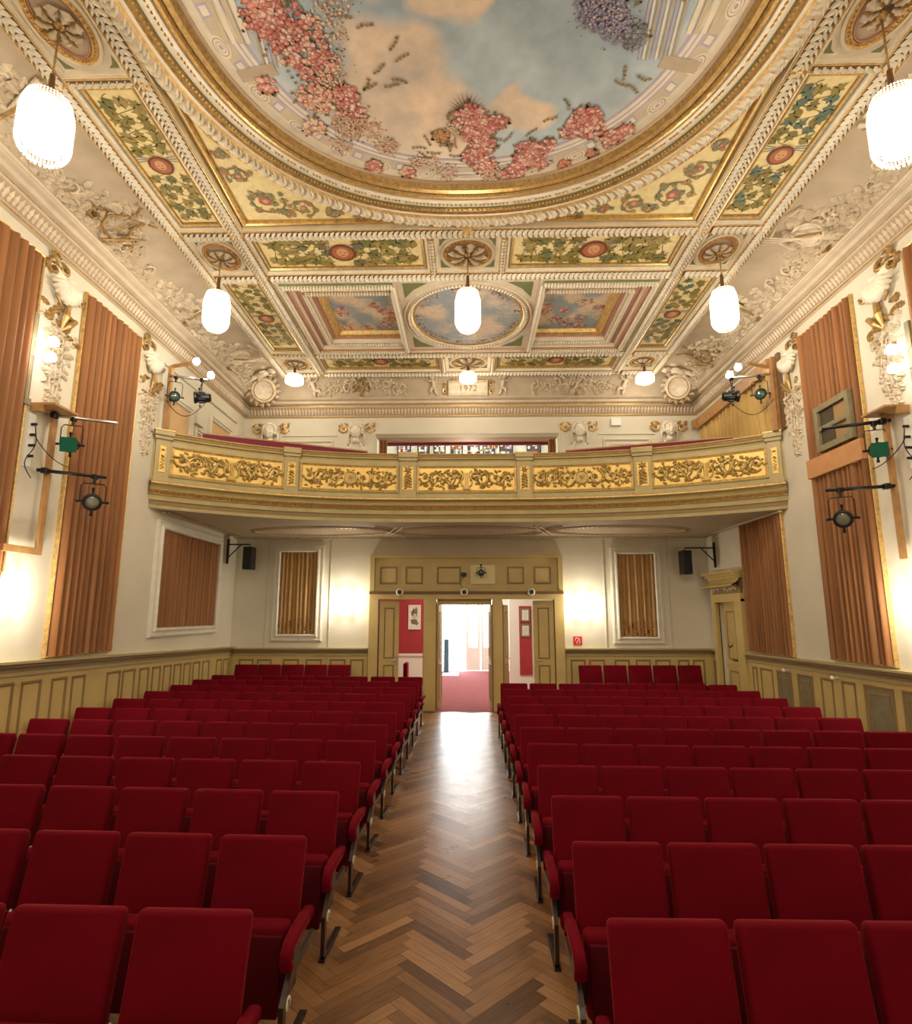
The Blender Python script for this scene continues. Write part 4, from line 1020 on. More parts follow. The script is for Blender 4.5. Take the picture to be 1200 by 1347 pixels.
# soffit and floor slab
sf = MB(); K = 40; top = []; 
vs = []
for i in range(K + 1):
    x = XL + (XR - XL) * i / K; q = bmap((x, 3.76, -.055)); vs += [(x, q[1], 3.765), (x, YB, 3.735)]
sf.add(vs, [(2 * i, 2 * i + 1, 2 * i + 3, 2 * i + 2) for i in range(K)])
vs = []
for i in range(K + 1):
    x = XL + (XR - XL) * i / K; q = bmap((x, 3.98, -.1)); vs += [(x, q[1], 3.98), (x, YB, 3.98)]
sf.add(vs, [(2 * i, 2 * i + 1, 2 * i + 3, 2 * i + 2) for i in range(K)])
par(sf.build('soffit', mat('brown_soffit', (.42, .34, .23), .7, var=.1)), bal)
so = MB(); so.xf = frame((0, 0, 3.75), (1, 0, 0), (0, 1, 0), (0, 0, -1))
for cx_, cy_, rx, ry in ((-3.1, 11.95, 1.45, .62), (0, 12.02, 1.5, .66), (3.1, 11.95, 1.45, .62)):
    so.sweep(sup(rx, ry, cx_, cy_, 2, 60), [(0, -.005), (0, .02), (.02, .03), (.035, .015), (.06, .02), (.09, .03), (.10, .0)], mis=[0, 0, 1, 0, 1, 0])
    for k in range(90):
        a = 2 * PI * k / 90; so.ball((cx_ + (rx - .05) * cos(a), cy_ + (ry - .05) * sin(a), .028), .017, 4, mi=1)
for x in (-1.56, 1.56):
    for sg in (-1, 1):
        for d in (-.06, .06): so.tube([(x - .28 + d, 12.02 - sg * .75, .02), (x + .28 + d, 12.02 + sg * .0, .02)] if False else [(x + d - .22 * sg, 11.3, .02), (x + d + .22 * sg, 12.6, .02)], .018, 4, mi=0)
so.box(XL, XR, 12.78, 12.84, 0, .03, 0); so.box(XL, XR, 12.90, 12.96, 0, .05, 0)
for k in range(170): so.ball((XL + .05 + k * .0618, 12.87, .03), .02, 4, mi=1)
so.box(XL + .05, XL + .11, 9.6, YB, 0, .03, 0); so.box(XL + .16, XL + .19, 9.6, YB, 0, .03, 1); so.box(XR - .11, XR - .05, 9.7, YB, 0, .03, 0)
par(so.build('soffit_moulding', [mat('soffit_trim', (.50, .41, .28), .6), M_golddark]), bal)
# panels
PAN = [(-5.00, -3.45), (-3.10, -1.39), (-.95, .88), (1.25, 3.03), (3.42, 5.06)]
PIL = [(-5.22, -5.05), (-3.41, -3.17), (-1.31, -1.0), (.93, 1.21), (3.08, 3.38), (5.1, 5.27)]
def vine(mb, x0, x1, z0, z1, kind, rnd):
    W = x1 - x0; H = z1 - z0; cx_, cz = (x0 + x1) / 2, (z0 + z1) / 2
    for sg in (-1, 1):
        for k, (f, R, dz) in enumerate(((.30, .34, .0), (.62, .30, .04), (.88, .24, -.05))):
            scroll(mb, cx_ + sg * f * W / 2, cz + dz * H * (1 if k % 2 else -1), (1.2 + k) * sg, R * H, 1.3, sg * (1 if k % 2 else -1), .016, 6, .035)
            for q in range(7):
                a = rnd.uniform(0, 6.28); leaf(mb, cx_ + sg * f * W / 2 + R * H * 1.05 * cos(a), cz + R * H * .95 * sin(a), a + 1, .10, .035, .03, None, None, 2)
        P = [(cx_ + sg * (.07 + (W / 2 - .12) * t / 24), cz + .32 * H * sin(t * .62), .012) for t in range(25)]
        mb.tube(P, .014, 5)
        for q in range(24):
            t = rnd.random(); x = cx_ + sg * (.14 + (W / 2 - .2) * t); z = cz + rnd.choice((-1, 1)) * H * rnd.uniform(.25, .44)
            leaf(mb, x, z, rnd.uniform(0, 6.28), .085, .03, .026, None, None, 2)
    if kind == 0:     # lyre between two little figures
        for sg in (-1, 1):
            mb.tube([(cx_ + sg * a, cz + b, .03) for a, b in ((.02, -.17), (.09, -.12), (.11, -.03), (.06, .05), (.055, .12), (.10, .17))], .014, 6)
            fx = cx_ + sg * .24
            mb.ball((fx, cz + .13, .03), .042, 8, (1, 1.1, 1)); mb.ball((fx, cz + .03, .02), .06, 8, (.8, 1.25, .7)); mb.tube([(fx, cz - .02, .02), (fx + sg * .05, cz - .10, .03), (fx + sg * .02, cz - .18, .02)], [.036, .03, .018], 6); mb.tube([(fx - sg * .03, cz + .07, .03), (fx - sg * .10, cz + .02, .04), (fx - sg * .13, cz + .06, .03)], [.02, .017, .012], 6)
            mb.tube([(fx + sg * .03, cz + .07, .03), (fx + sg * .12, cz + .13, .03)], [.02, .01], 6); leaf(mb, fx + sg * .04, cz + .06, PI / 2 - sg * .9, .17, .05, .03)
        for k in (-1, 0, 1): mb.tube([(cx_ + k * .025, cz - .13, .03), (cx_ + k * .025, cz + .12, .03)], .005, 4)
        mb.box(cx_ - .07, cx_ + .07, cz - .20, cz - .17, 0, .04)
    else:             # round medallion
        mb.lathe([(.0, .035), (.10, .035), (.115, .045), (.135, .04), (.14, 0)], 22, (cx_, cz, 0)) ; rosette(mb, cx_, cz, .09, .055)
        for k in range(10): a = k * 2 * PI / 10; leaf(mb, cx_ + .13 * cos(a), cz + .13 * sin(a), a, .07, .025, .03)
for i, (a, b) in enumerate(PAN):
    f = MB(); f.fn = bmap
    M0 = 14; path = [(a + (b - a) * k / M0, 4.36) for k in range(M0 + 1)] + [(b - (b - a) * k / M0, 4.80) for k in range(M0 + 1)]
    f.sweep(path, [(-.055, 0), (-.05, .02), (-.03, .028), (-.012, .015), (-.004, .02), (.004, .012)], mis=[0, 0, 1, 1, 1])
    f.add([(a + (b - a) * k / M0, z, .006) for z in (4.36, 4.80) for k in range(M0 + 1)], [(k, k + 1, M0 + 2 + k, M0 + 1 + k) for k in range(M0)], 2)
    par(f.build('relief_panel', [M_olive, M_gold, M_goldlight]), bal)
    v = MB(); v.fn = lambda p: bmap((p[0], p[1], p[2] * 1.15 + .006)); vine(v, a + .02, b - .02, 4.38, 4.78, i % 2, random.Random(20 + i)); par(v.build('gilded_relief', M_relgold, None), bal)
for i, (a, b) in enumerate(PIL):
    f = MB(); f.fn = bmap
    def bb(a, b, z0, z1, w0, w1, mi): f.box(a, b, z0, z1, w0, w1, mi)
    bb(a, b, 4.21, 4.93, 0, .04, 0); bb(a - .02, b + .02, 4.93, 4.99, 0, .075, 0); bb(a - .03, b + .03, 4.99, 5.07, .0, .11, 0); bb(a - .035, b + .035, 5.07, 5.085, -.02, .12, 1); bb(a - .01, b + .01, 4.21, 4.28, .0, .06, 0)
    m_ = .055; f.sweep(rect(a + m_ * .8, b - m_ * .8, 4.36, 4.82), [(0, .04), (.004, .05), (.014, .05), (.018, .042)], mis=[1, 1, 1]); f.box(a + m_, b - m_, 4.37, 4.81, .04, .044, 2)
    cxx = (a + b) / 2
    par(f.build('pilaster', [M_olive, M_gold, M_goldlight]), bal)
    v = MB(); v.fn = bmap; v.xf = Matrix.Translation((0, 0, .044)); w_ = (b - a) / 2 - .06
    rosette(v, cxx, 4.75, w_ * 1.0, .03); rosette(v, cxx, 4.64, w_ * .8, .03)
    for k in range(9): leaf(v, cxx, 4.66 - k * .028, -PI / 2 + (k % 2 * 2 - 1) * .9, w_ * 1.1, w_ * .35, .03); v.ball((cxx + (k % 3 - 1) * w_ * .4, 4.60 - k * .022, .015), w_ * .28, 6)
    par(v.build('gilded_drop', M_relgold), bal)

# --- things on / above the balcony
def board(name, P0, P1, z0, z1, label):
    d = Vector((P1[0] - P0[0], P1[1] - P0[1])); L = d.length; d.normalize(); M = frame((P0[0], P0[1], 0), (d.x, d.y, 0), (0, 0, 1), (d.y, -d.x, 0))
    t = empty(name, (P0[0], P0[1], 3.98), 0, label, 'screen')
    m = MB(); m.xf = M; m.box(0, L, z0, z1 - .02, -.02, .02); par(m.build('cloth_panel', M_maroon), t)
    m = MB(); m.xf = M; m.box(0, L, z1 - .025, z1, -.03, .03); par(m.build('top_rail', M_wood), t)
    for u in (.1, L / 2, L - .1): m = MB(); m.xf = M; m.box(u, u + .04, 3.98, z1 - .02, -.05, -.02); par(m.build('post', M_wood), t)
board('red_screen', (-4.86, 10.14), (-2.06, 11.42), 4.5, 5.31, 'long maroon cloth screen behind the left half of the balcony rail')
board('red_screen', (1.97, 11.42), (4.93, 10.55), 4.5, 5.30, 'long maroon cloth screen behind the right half of the balcony rail')
# gallery room behind the upper opening
g = MB(); g.box(GX0, GX1, YB + .3, YB + .78, GZ, GZ + .15, 0); g.box(-3, 3, 14.9, 15.0, 3.98, 7.2, 1); g.box(-3, -2.9, 13.3, 15, 3.98, 7.2, 1); g.box(2.9, 3, 13.3, 15, 3.98, 7.2, 1); g.box(-3, 3, 13.7, 15, 7.1, 7.2, 1); g.box(-3, 3, 13, 15, 3.9, 3.98, 0)
struct(g.build('wall_gallery', [mat('tan_soffit', (.45, .30, .20), .7), M_fresh]))
v = MB(); v.box(GX0 + .02, GX1 - .02, YB + .72, YB + .80, GZ - .06, GZ); tag(v.build('valance', M_maroon), 'dark red valance strip hanging along the top of the gallery opening', 'curtain')
for x0, lab in ((GX0, 'brown bunched curtain at the left edge of the gallery opening'), (GX1 - .22, 'brown bunched curtain at the right edge of the gallery opening')):
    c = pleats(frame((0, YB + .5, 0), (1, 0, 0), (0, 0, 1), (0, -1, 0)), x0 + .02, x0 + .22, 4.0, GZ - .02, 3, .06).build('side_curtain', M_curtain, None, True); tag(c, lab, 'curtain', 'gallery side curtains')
def stained(x0, x1, i, lab):
    t = empty('stained_glass_panel', ((x0 + x1) / 2, 14.8, 5.0), 0, lab, 'window', 'stained glass panels in the gallery')
    M = frame((0, 14.88, 0), (1, 0, 0), (0, 0, 1), (0, -1, 0)); rn = random.Random(i)
    f = MB(); f.xf = M; f.sweep(rect(x0, x1, 5.0, 6.75), [(0, 0), (0, .03), (.03, .03), (.03, 0)], mis=[0, 0, 0]); par(f.build('lead_frame', M_black), t)
    gl = MB(); gl.xf = M; n = 5; h = 26
    for a in range(n):
        for b in range(h):
            xa, xb = x0 + .03 + (x1 - x0 - .06) * a / n, x0 + .03 + (x1 - x0 - .06) * (a + .85) / n; za, zb = 5.03 + 1.7 * b / h, 5.03 + 1.7 * (b + .8) / h
            q = rn.random(); c = (.03, .02, .02) if q < .35 else rn.choice([(.35, .06, .03), (.7, .5, .2), (.10, .14, .22), (.6, .35, .3), (.25, .12, .18), (.85, .8, .65), (.2, .3, .35)])
            gl.add([(xa, za + rn.uniform(-.01, .01), .012), (xb, za, .012), (xb, zb + rn.uniform(-.01, .01), .012), (xa, zb, .012)], [(0, 1, 2, 3)], None, c)
    gl.box(x0 + .02, x1 - .02, 5.02, 6.73, 0, .008, None, (.02, .015, .015)); par(gl.build('pane', M_stain), t)
m_, nt, b = new_mat('lit_stained_glass'); M_stain = m_
at = nt.nodes.new('ShaderNodeAttribute'); at.attribute_name = 'tint'; nt.links.new(at.outputs['Color'], b.inputs['Base Color']); nt.links.new(at.outputs['Color'], b.inputs['Emission Color']); b.inputs['Emission Strength'].default_value = 1.3; b.inputs['Roughness'].default_value = .3
ORD = ['leftmost', 'second', 'third', 'fourth', 'fifth', 'sixth', 'seventh', 'rightmost']
for i, (u0, u1) in enumerate(((523, 541), (550, 566), (571, 587), (594, 610), (616, 632), (636, 652), (658, 676), (694, 713))):
    # pixel columns turned into metres on the gallery's rear wall plane
    x0 = (u0 - 617) * 14.9 / 745; x1 = (u1 - 617) * 14.9 / 745
    stained(x0, x1, i + 2, (ORD[i] + (' of the eight dark stained glass panels in the gallery' if i in (0, 7) else ' dark stained glass panel from the left in the gallery')))
# small branched lamp in the gallery
gl = empty('gallery_lamp', (.15, 14.4, 6.05), 0, 'small bright branched lamp hanging in the gallery opening', 'lamp')
m = MB(); m.tube([(.15, 14.4, 7.1), (.15, 14.4, 6.2)], .012, 6); m.tube([(-.25, 14.4, 6.2), (.15, 14.4, 6.12), (.55, 14.4, 6.2)], .012, 6); m.tube([(.15, 14.4, 6.12), (.7, 14.4, 6.28)], .01, 6); par(m.build('lamp_arm', M_golddark), gl)
m = MB(); m.ball((.15, 14.4, 6.18), .06, 10); par(m.build('bulb', M_flood, None, True), gl)
for x in (-.25, .55, .7): m = MB(); m.lathe([(0, -.06), (.05, -.03), (.06, .03)], 10, (x, 14.4, 6.26)); par(m.build('lamp_shade', M_golddark, None, True), gl)

# upper side walls beside the balcony
su = MB(); su.xf = LW
def niche(mb, u0, u1, v0, v1, fill):
    mb.sweep(rect(u0, u1, v0, v1), [(0, 0), (0, .05), (.03, .07), (.05, .04), (.08, .05), (.10, .02), (.11, 0)], mis=[0] * 6); mb.box(u0 + .10, u1 - .10, v0 + .1, v1 - .1, 0, .008, fill)
niche(su, 9.35, 10.45, 4.3, 5.86, 1); niche(su, 10.55, 10.95, 5.0, 5.56, 1); niche(su, 11.15, 12.25, 4.3, 6.02, 1)
su.sweep([(9.3, 6.28), (12.5, 6.28)], [(0, 0), (0, .04), (.02, .05), (.03, 0)], False, [0, 0, 0]); su.sweep([(12.5, 6.28), (12.5, 4.1)], [(0, 0), (0, .04), (.02, .05), (.03, 0)], False, [0, 0, 0])
su.box(10.5, 10.8, 5.62, 5.98, 0, .09, 0)
struct(su.build('trim_5', [M_wall, mat('apricot_panel', (.66, .42, .19), .6, var=.06)]))
gc = empty('gallery_curtain', (XR, 11.1, 4.0), 0, 'golden pleated curtain with a wooden pelmet above the right end of the balcony', 'curtain')
par(pleats(RW, 9.62, 12.75, 4.0, 6.2, 17, .10, .0, loose=.8).build('curtain_cloth', M_goldcurtain, None, True), gc)
m = MB(); m.xf = RW; m.box(9.55, 12.7, 6.14, 6.38, .02, .16); m.box(12.7, 12.85, 6.18, 6.38, .02, .2); m.box(9.50, 9.58, 5.09, 6.4, .02, .10); par(m.build('pelmet', M_wood), gc)
m = MB(); m.xf = RW; m.box(9.38, 9.47, 5.09, 6.42, 0, .05); par(m.build('dark_edge_board', M_brown), gc)
# upper back wall mouldings
ub = MB(); ub.xf = BW
for x0, x1 in ((-3.05 - 1.3, -3.05), (3.0, 4.3)):
    ub.box(x0, x1, 6.12, 6.15, 0, .03, 0); ub.sweep(rect(x0 + .1, x1 - .1, 4.2, 6.02), [(0, 0), (0, .03), (.03, .04), (.05, .02), (.06, 0)], mis=[0] * 4); ub.sweep(rect(x0 + .25, x1 - .25, 4.3, 5.9), [(0, 0), (0, .02), (.02, .02), (.02, 0)], mis=[0] * 3)
ub.box(-3.0, -2.22, 4, 6.5, 0, .02, 0); ub.box(2.15, 2.95, 4, 6.5, 0, .02, 0)
struct(ub.build('trim_6', M_wall))
sb = MB(); sb.xf = BW; sb.rbox(3.3, 3.53, 6.32, 6.5, 0, .07, .01, 2); tag(sb.build('junction_box', M_fresh), 'small square white box under the cornice right of the gallery opening', 'box')
# ================================================================== SEATS
def reclined(y_top, z_top, L, ang):
    """matrix for a back whose top centre is at (0,y_top,z_top), leaning away from the stage"""
    return Matrix.Translation((0, y_top, z_top)) @ Matrix.Rotation(-ang, 4, 'X')
M_disc = mat('enamel_disc', (.75, .70, .52), .35)
def seat_parts(w):
    hw = w / 2; D = {}
    M = reclined(0, .833, .5, math.radians(13))
    m = MB(); m.rbox(-hw, hw, -.035, .035, -.56, 0, .026, 4, M=M)
    D['backrest'] = m.build('backrest', M_red, None, True)
    m = MB(); m.rbox(-hw + .012, hw - .012, -.012, .03, -.60, -.03, .012, 2, M=M @ Matrix.Translation((0, .028, 0))); D['back_shell'] = m.build('back_shell', M_redd, None, True)
    # tipped-up seat
    T = Matrix.Translation((0, -.19, .495)) @ Matrix.Rotation(math.radians(-5), 4, 'X')
    m = MB(); m.rbox(-hw + .012, hw - .012, -.05, .055, -.38, 0, .035, 4, M=T); D['seat'] = m.build('seat', M_red, None, True)
    m = MB(); m.rbox(-hw + .03, hw - .03, -.066, -.03, -.40, -.045, .008, 2, M=T); D['seat_board'] = m.build('seat_board', M_redd, None, True)
    return D
def arm_parts(outer):
    D = {}
    m = MB()
    # upholstered arm pad drooping at the front
    P = [(0, -.02, .465), (0, -.12, .475), (0, -.26, .47), (0, -.345, .462), (0, -.385, .44), (0, -.385, .405), (0, -.36, .37)]
    prof = []
    for i, p in enumerate(P):
        t = (Vector(P[min(i + 1, 6)]) - Vector(P[max(i - 1, 0)])).normalized(); n = Vector((0, -t.z, t.y)) * -1
        th = .030 if i < 4 else .022; ww = .030
        for a in range(10):
            an = 2 * PI * a / 10; c, s = cos(an), sin(an); c = math.copysign(abs(c) ** .6, c); s = math.copysign(abs(s) ** .6, s)
            prof.append(Vector(p) + Vector((ww * c, 0, 0)) + n * th * s)
    fs = [(i * 10 + k, i * 10 + (k + 1) % 10, (i + 1) * 10 + (k + 1) % 10, (i + 1) * 10 + k) for i in range(6) for k in range(10)] + [list(range(10)), [60 + k for k in range(10)][::-1]]
    m.add(prof, fs); D['armrest'] = m.build('armrest', M_red, None, True)
    m = MB()
    def plate(pts, t=.012): 
        n = len(pts); vs = [(-t, y, z) for y, z in pts] + [(t, y, z) for y, z in pts]
        m.add(vs, [list(range(n))[::-1], list(range(n, 2 * n))] + [(i, (i + 1) % n, n + (i + 1) % n, n + i) for i in range(n)])
    plate([(-.22, .45), (-.28, .45), (-.33, .33), (-.40, .27), (-.43, .24), (-.43, .03), (-.38, .0), (-.10, .0), (-.10, .025), (-.36, .03), (-.385, .05), (-.385, .22), (-.20, .32), (-.19, .36)])
    m.box(-.02, .02, -.44, -.05, 0, .012)
    m.box(-.010, .010, -.22, .06, .30, .34)
    D['side_frame'] = m.build('side_frame', M_frame)
    return D
def link_part(src, parent, x=0, name=None, flip=False):
    c = src.copy(); COL.objects.link(c); c.parent = parent; c.location = (x, 0, 0); return c
protoA = seat_parts(.478); arm = arm_parts(False)
# number disc, shared
m = MB(); m.lathe([(0, .016), (.030, .016), (.033, .012), (.033, .0)], 20, (0, -.36, .22), 'x'); 
discR = m.build('number_disc', M_disc, None, True)
m = MB(); m.box(.0165, .0175, -.364, -.356, .200, .240); m.box(.0165, .0175, -.372, -.362, .232, .240); barR = m.build('numeral', M_black)
m = MB(); m.ball((0, -.10, .455), .012, 8); boltP = m.build('bolt', M_steel, None, True)
m = MB(); m.rbox(-.02, .02, -.30, -.20, .22, .42, .008, 2); hinge = m.build('hinge_block', M_black)
ORDN = ['first', 'second', 'third', 'fourth', 'fifth', 'sixth', 'seventh', 'eighth', 'ninth', 'tenth', 'eleventh', 'twelfth']
count = 0
def place_seat(x, y, rowi, seati, side, rz=0):
    global count
    pts = [(x - .24, y, .83), (x + .24, y, .83), (x - .24, y - .25, .55), (x + .24, y - .25, .55)]
    if not in_view(pts, 2): return
    t = empty('theatre_seat', (x, y, 0), rz, 'red velvet seat in the %s block, %s row from the camera, %s from the aisle' % (side, ORDN[rowi], ORDN[seati]), 'seat', 'red seats left of the aisle' if side == 'left' else 'red seats right of the aisle')
    for k, o in protoA.items(): link_part(o, t)
    # frame on the aisle-far side (shared), plus the aisle end frame for the first seat
    far = -1 if side == 'left' else 1; pit = pitchL if side == 'left' else pitchR
    def put_arm(xx, disc_=False, out=1):
        a = link_part(arm['armrest'], t, xx) if disc_ else None; f = link_part(arm['side_frame'], t, xx); b_ = link_part(hinge, f, -out * .02)
        if disc_:
            d = link_part(discR, t, xx); n = link_part(barR, d)
            if out < 0: d.scale = (-1, 1, 1)
    put_arm(far * pit / 2, False, far)
    bo = link_part(boltP, t, far * pit / 2); bo.location.z = .0
    if seati == 0: put_arm(-far * (.478 / 2 + .035), True, -far)
    count += 1
pitchL, pitchR = .540, .512
for k in range(12):
    for i in range(8):
        x = -.905 - .239 - i * pitchL; y = 2.66 + .82 * k
        y += .075 * (abs(x) - 1.14) * min(1, .4 + .15 * k)
        place_seat(x, y, k, i, 'left', math.radians(-3.0) * min(1, .4 + .15 * k))
for k in range(11):
    for i in range(8):
        x = .552 + .239 + i * pitchR; y = 2.62 + .806 * k; y -= .045 * (x - .79) * min(1, k / 4)
        place_seat(x, y, k, i, 'right', math.radians(-2.0) * min(1, k / 4))
# last row against the rear wall, on a low step
def step(x0, x1, nm): struct(MB().box(x0, x1, 12.05, YB, 0, .15).build(nm, M_parquet2))
M_parquet2 = mat('dark_oak', (.16, .08, .03), .4)
step(XL + .06, -2.3, 'floor_step_left'); step(2.25, XR - .06, 'floor_step_right')
for side, x0, p in (('left', -4.72, .495), ('right', 2.53, .515)):
    for i in range(5):
        j = i if side == 'right' else 4 - i
        t = empty('theatre_seat', (x0 + p * i, 12.62, .15), 0, 'dark red seat against the rear wall panelling %s of the doors, %s' % (side, 'nearest the doors' if j == 0 else '%s from the doors' % ORDN[j]), 'seat', 'red seats against the rear wall')
        for k, o in protoA.items(): link_part(o, t)
        f = link_part(arm['side_frame'], t, p / 2)
for o in list(protoA.values()) + list(arm.values()) + [discR, barR, boltP, hinge]: bpy.data.objects.remove(o, do_unlink=True)

# ================================================================== CHANDELIERS
def chandelier(x, y, ztop, zbot, r, label, near=True):
    t = empty('chandelier', (x, y, CZ), 0, label, 'chandelier', 'crystal chandeliers')
    h = ztop - zbot
    m = MB(); m.lathe([(0, CZ - .0), (.05, CZ), (.055, CZ - .02), (.03, CZ - .05), (.012, CZ - .07), (.01, CZ - .07)], 16, (x, y, 0)); m.tube([(x, y, CZ - .05), (x, y, ztop + .25)], .009, 8)
    par(m.build('ceiling_rod', M_golddark, None, True), t)
    m = MB(); m.lathe([(.010, ztop + .27), (.022, ztop + .26), (.03, ztop + .02), (.05, ztop), (r * .75, ztop - .01), (r * .78, ztop - .03), (.02, ztop - .03)], 18, (x, y, 0)); par(m.build('stem_cap', M_brass, None, True), t)
    core = MB(); core.lathe([(0, ztop - .05), (r * .78, ztop - .06), (r * .86, ztop - h * .25), (r * .84, ztop - h * .7), (r * .6, zbot + .06), (0, zbot + .03)], 32, (x, y, 0)); par(core.build('glowing_core', M_lamp, None, True), t)
    b = MB(); n = 44; k = int(h / .032); 
    for j in range(k + 1):
        f = j / k; z = ztop - .01 - f * h
        rr_ = r * (.80 + .20 * math.sin(min(1, f * 3.2) * PI / 2)) if f < .78 else r * math.sqrt(max(.10, 1 - ((f - .74) / .28) ** 2 * .72))
        for i in range(n):
            a = 2 * PI * (i + (j % 2) * .0) / n; px, py = x + rr_ * cos(a), y + rr_ * sin(a); s = .0105
            if f > .93 and i % 2: continue
            b.add([(px + s * cos(a), py + s * sin(a), z), (px - s * cos(a), py - s * sin(a), z), (px - s * sin(a), py + s * cos(a), z), (px + s * sin(a), py - s * cos(a), z), (px, py, z + .014), (px, py, z - .014)],
                  [(0, 2, 4), (2, 1, 4), (1, 3, 4), (3, 0, 4), (2, 0, 5), (1, 2, 5), (3, 1, 5), (0, 3, 5)])
    par(b.build('crystal_beads', M_bead), t)
    return t
M_brass = mat('brown_brass', (.30, .17, .07), .4, .6)
chandelier(-3.71, 4.38, 6.54, 5.98, .205, 'large glowing crystal chandelier at the upper left, nearest on the left')
chandelier(3.72, 4.46, 6.50, 5.90, .205, 'large glowing crystal chandelier at the upper right, nearest on the right')
chandelier(-3.71, 7.87, 6.72, 6.17, .185, 'glowing crystal chandelier of the middle row, left side')
chandelier(0, 7.90, 6.72, 6.13, .185, 'glowing crystal chandelier in the centre of the middle row')
chandelier(3.75, 7.95, 6.72, 6.14, .185, 'glowing crystal chandelier of the middle row, right side')
chandelier(-3.75, 11.8, 7.12, 6.93, .19, 'short round chandelier close to the ceiling above the left end of the balcony')
chandelier(0, 11.8, 7.13, 6.95, .18, 'short round chandelier close to the ceiling above the 1972 tablet')
chandelier(3.80, 11.9, 7.12, 6.93, .19, 'short round chandelier close to the ceiling above the right end of the balcony')

# ================================================================== WALL SCONCES
def sconce(M, u, v, label, base, k=1.0):
    t = empty('wall_sconce', base, 0, label, 'lamp', 'bright wall sconces')
    m = MB(); m.xf = M; m.lathe([(0, .0), (.07, 0), (.07, .02), (.02, .03), (.015, .10)], 14, (0, 0, 0)); 
    m2 = MB(); m2.xf = M @ Matrix.Translation((u, v, 0)); m2.rbox(-.05, .05, -.16, .16, 0, .02, .005, 2); m2.tube([(0, .14, .01), (0, .16, .09)], .01, 6); par(m2.build('back_plate', M_brass), t)
    m3 = MB(); m3.xf = M @ Matrix.Translation((u, v, .10)); 
    m3.rbox(-.095 * k, .095 * k, -.20 * k, .17 * k, -.05, .05, .03, 3); par(m3.build('glowing_shade', M_sconce, None, True), t)
    m4 = MB(); m4.xf = M @ Matrix.Translation((u, v, .10))
    for i in range(9):
        a = PI * (i / 8) ; x = .125 * cos(a); w = .085 * sin(a) * .9
        m4.tube([(x, .20, w * .6), (x * 1.1, .05, w), (x, -.22, w * .7)], .006, 4)
    m4.sweep(rect(-.13, .13, -.01, .01), [(0, 0), (0, .01)], mis=[0]); par(m4.build('crystal_rods', M_bead), t)
sconce(BW, -2.74, 2.32, 'bright sconce on the rear wall left of the doors', (-2.74, YB, 2.3))
sconce(BW, 2.50, 2.22, 'bright sconce on the rear wall right of the doors', (2.5, YB, 2.2))
sconce(LW, 6.45, 2.30, 'bright sconce low on the left wall at the picture edge', (XL, 6.45, 2.3), .9)
sconce(RW, 6.98, 2.20, 'bright sconce low on the right wall at the picture edge', (XR, 6.98, 2.2), .9)

# ================================================================== STAGE LIGHTS
M_gel = mat('green_gel', (.0, .10, .06), .15); M_lens = mat('greenish_lens', (.05, .10, .075), .08, coat=.6); M_lensw = mat('clear_lens', (.20, .19, .15), .08, coat=.6)
def spotlight(loc, aim, label, gel=None, s=1.0, yoke_h=.20, long=.16, front=True):
    t = empty('stage_spotlight', loc, 0, label, 'spotlight', 'black stage spotlights')
    R = Matrix.Translation(loc) @ look(aim) @ Matrix.Scale(s, 4)       # local -Y = beam
    m = MB(); m.xf = R
    m.lathe([(0, long), (.05, long), (.075, long * .8), (.085, .03), (.085, -.04), (.075, -.05), (.095, -.06), (.10, -.10), (.078, -.105), (.074, -.07), (.0, -.068)], 20, (0, 0, 0), 'y')
    m.lathe([(.088, .06), (.094, .06), (.094, .045), (.088, .045)], 20, (0, 0, 0), 'y')
    for k in range(10): a = 2 * PI * k / 10; m.box(.086 * cos(a) - .006, .086 * cos(a) + .006, -.03, .07, .086 * sin(a) - .006, .086 * sin(a) + .006)
    par(m.build('housing', M_black), t)
    m = MB(); m.xf = R; m.lathe([(0, -.088), (.04, -.085), (.070, -.075)], 18, (0, 0, 0), 'y'); par(m.build('lens', gel or M_lens, None, True), t)
    if gel is M_gel: m = MB(); m.xf = R; m.box(-.095, .095, -.115, -.108, -.095, .095); par(m.build('colour_filter', M_gel), t)
    for a in (0, PI / 2, PI, -PI / 2):
        m = MB(); m.xf = R @ Matrix.Rotation(a, 4, 'Y'); m.box(.09, .135, -.02, -.012, -.012, .012); m.rbox(.13, .165, -.03, 0, -.016, .016, .006, 2); par(m.build('shutter_handle', M_black), t)
    Y = Matrix.Translation(loc) @ Matrix.Scale(s, 4); ax = (look(aim) @ Vector((1, 0, 0))); ax.z = 0; ax.normalize(); w = .125; h = yoke_h / s
    m = MB(); m.xf = Y; m.tube([tuple(ax * w), tuple(ax * w + Vector((0, 0, h * .85))), tuple(ax * w * .8 + Vector((0, 0, h))), tuple(-ax * w * .8 + Vector((0, 0, h))), tuple(-ax * w + Vector((0, 0, h * .85))), tuple(-ax * w)], .007, 6)
    m.tube([tuple(ax * w * 1.15), tuple(ax * w * .7)], .014, 6); m.tube([tuple(-ax * w * 1.15), tuple(-ax * w * .7)], .014, 6); par(m.build('yoke', M_black), t)
    m = MB(); m.xf = Y; m.tube([(0, 0, h), (0, 0, h + .07)], .018, 8); m.rbox(-.03, .03, -.03, .03, h + .055, h + .11, .008, 2); par(m.build('clamp', M_black), t)
    return t
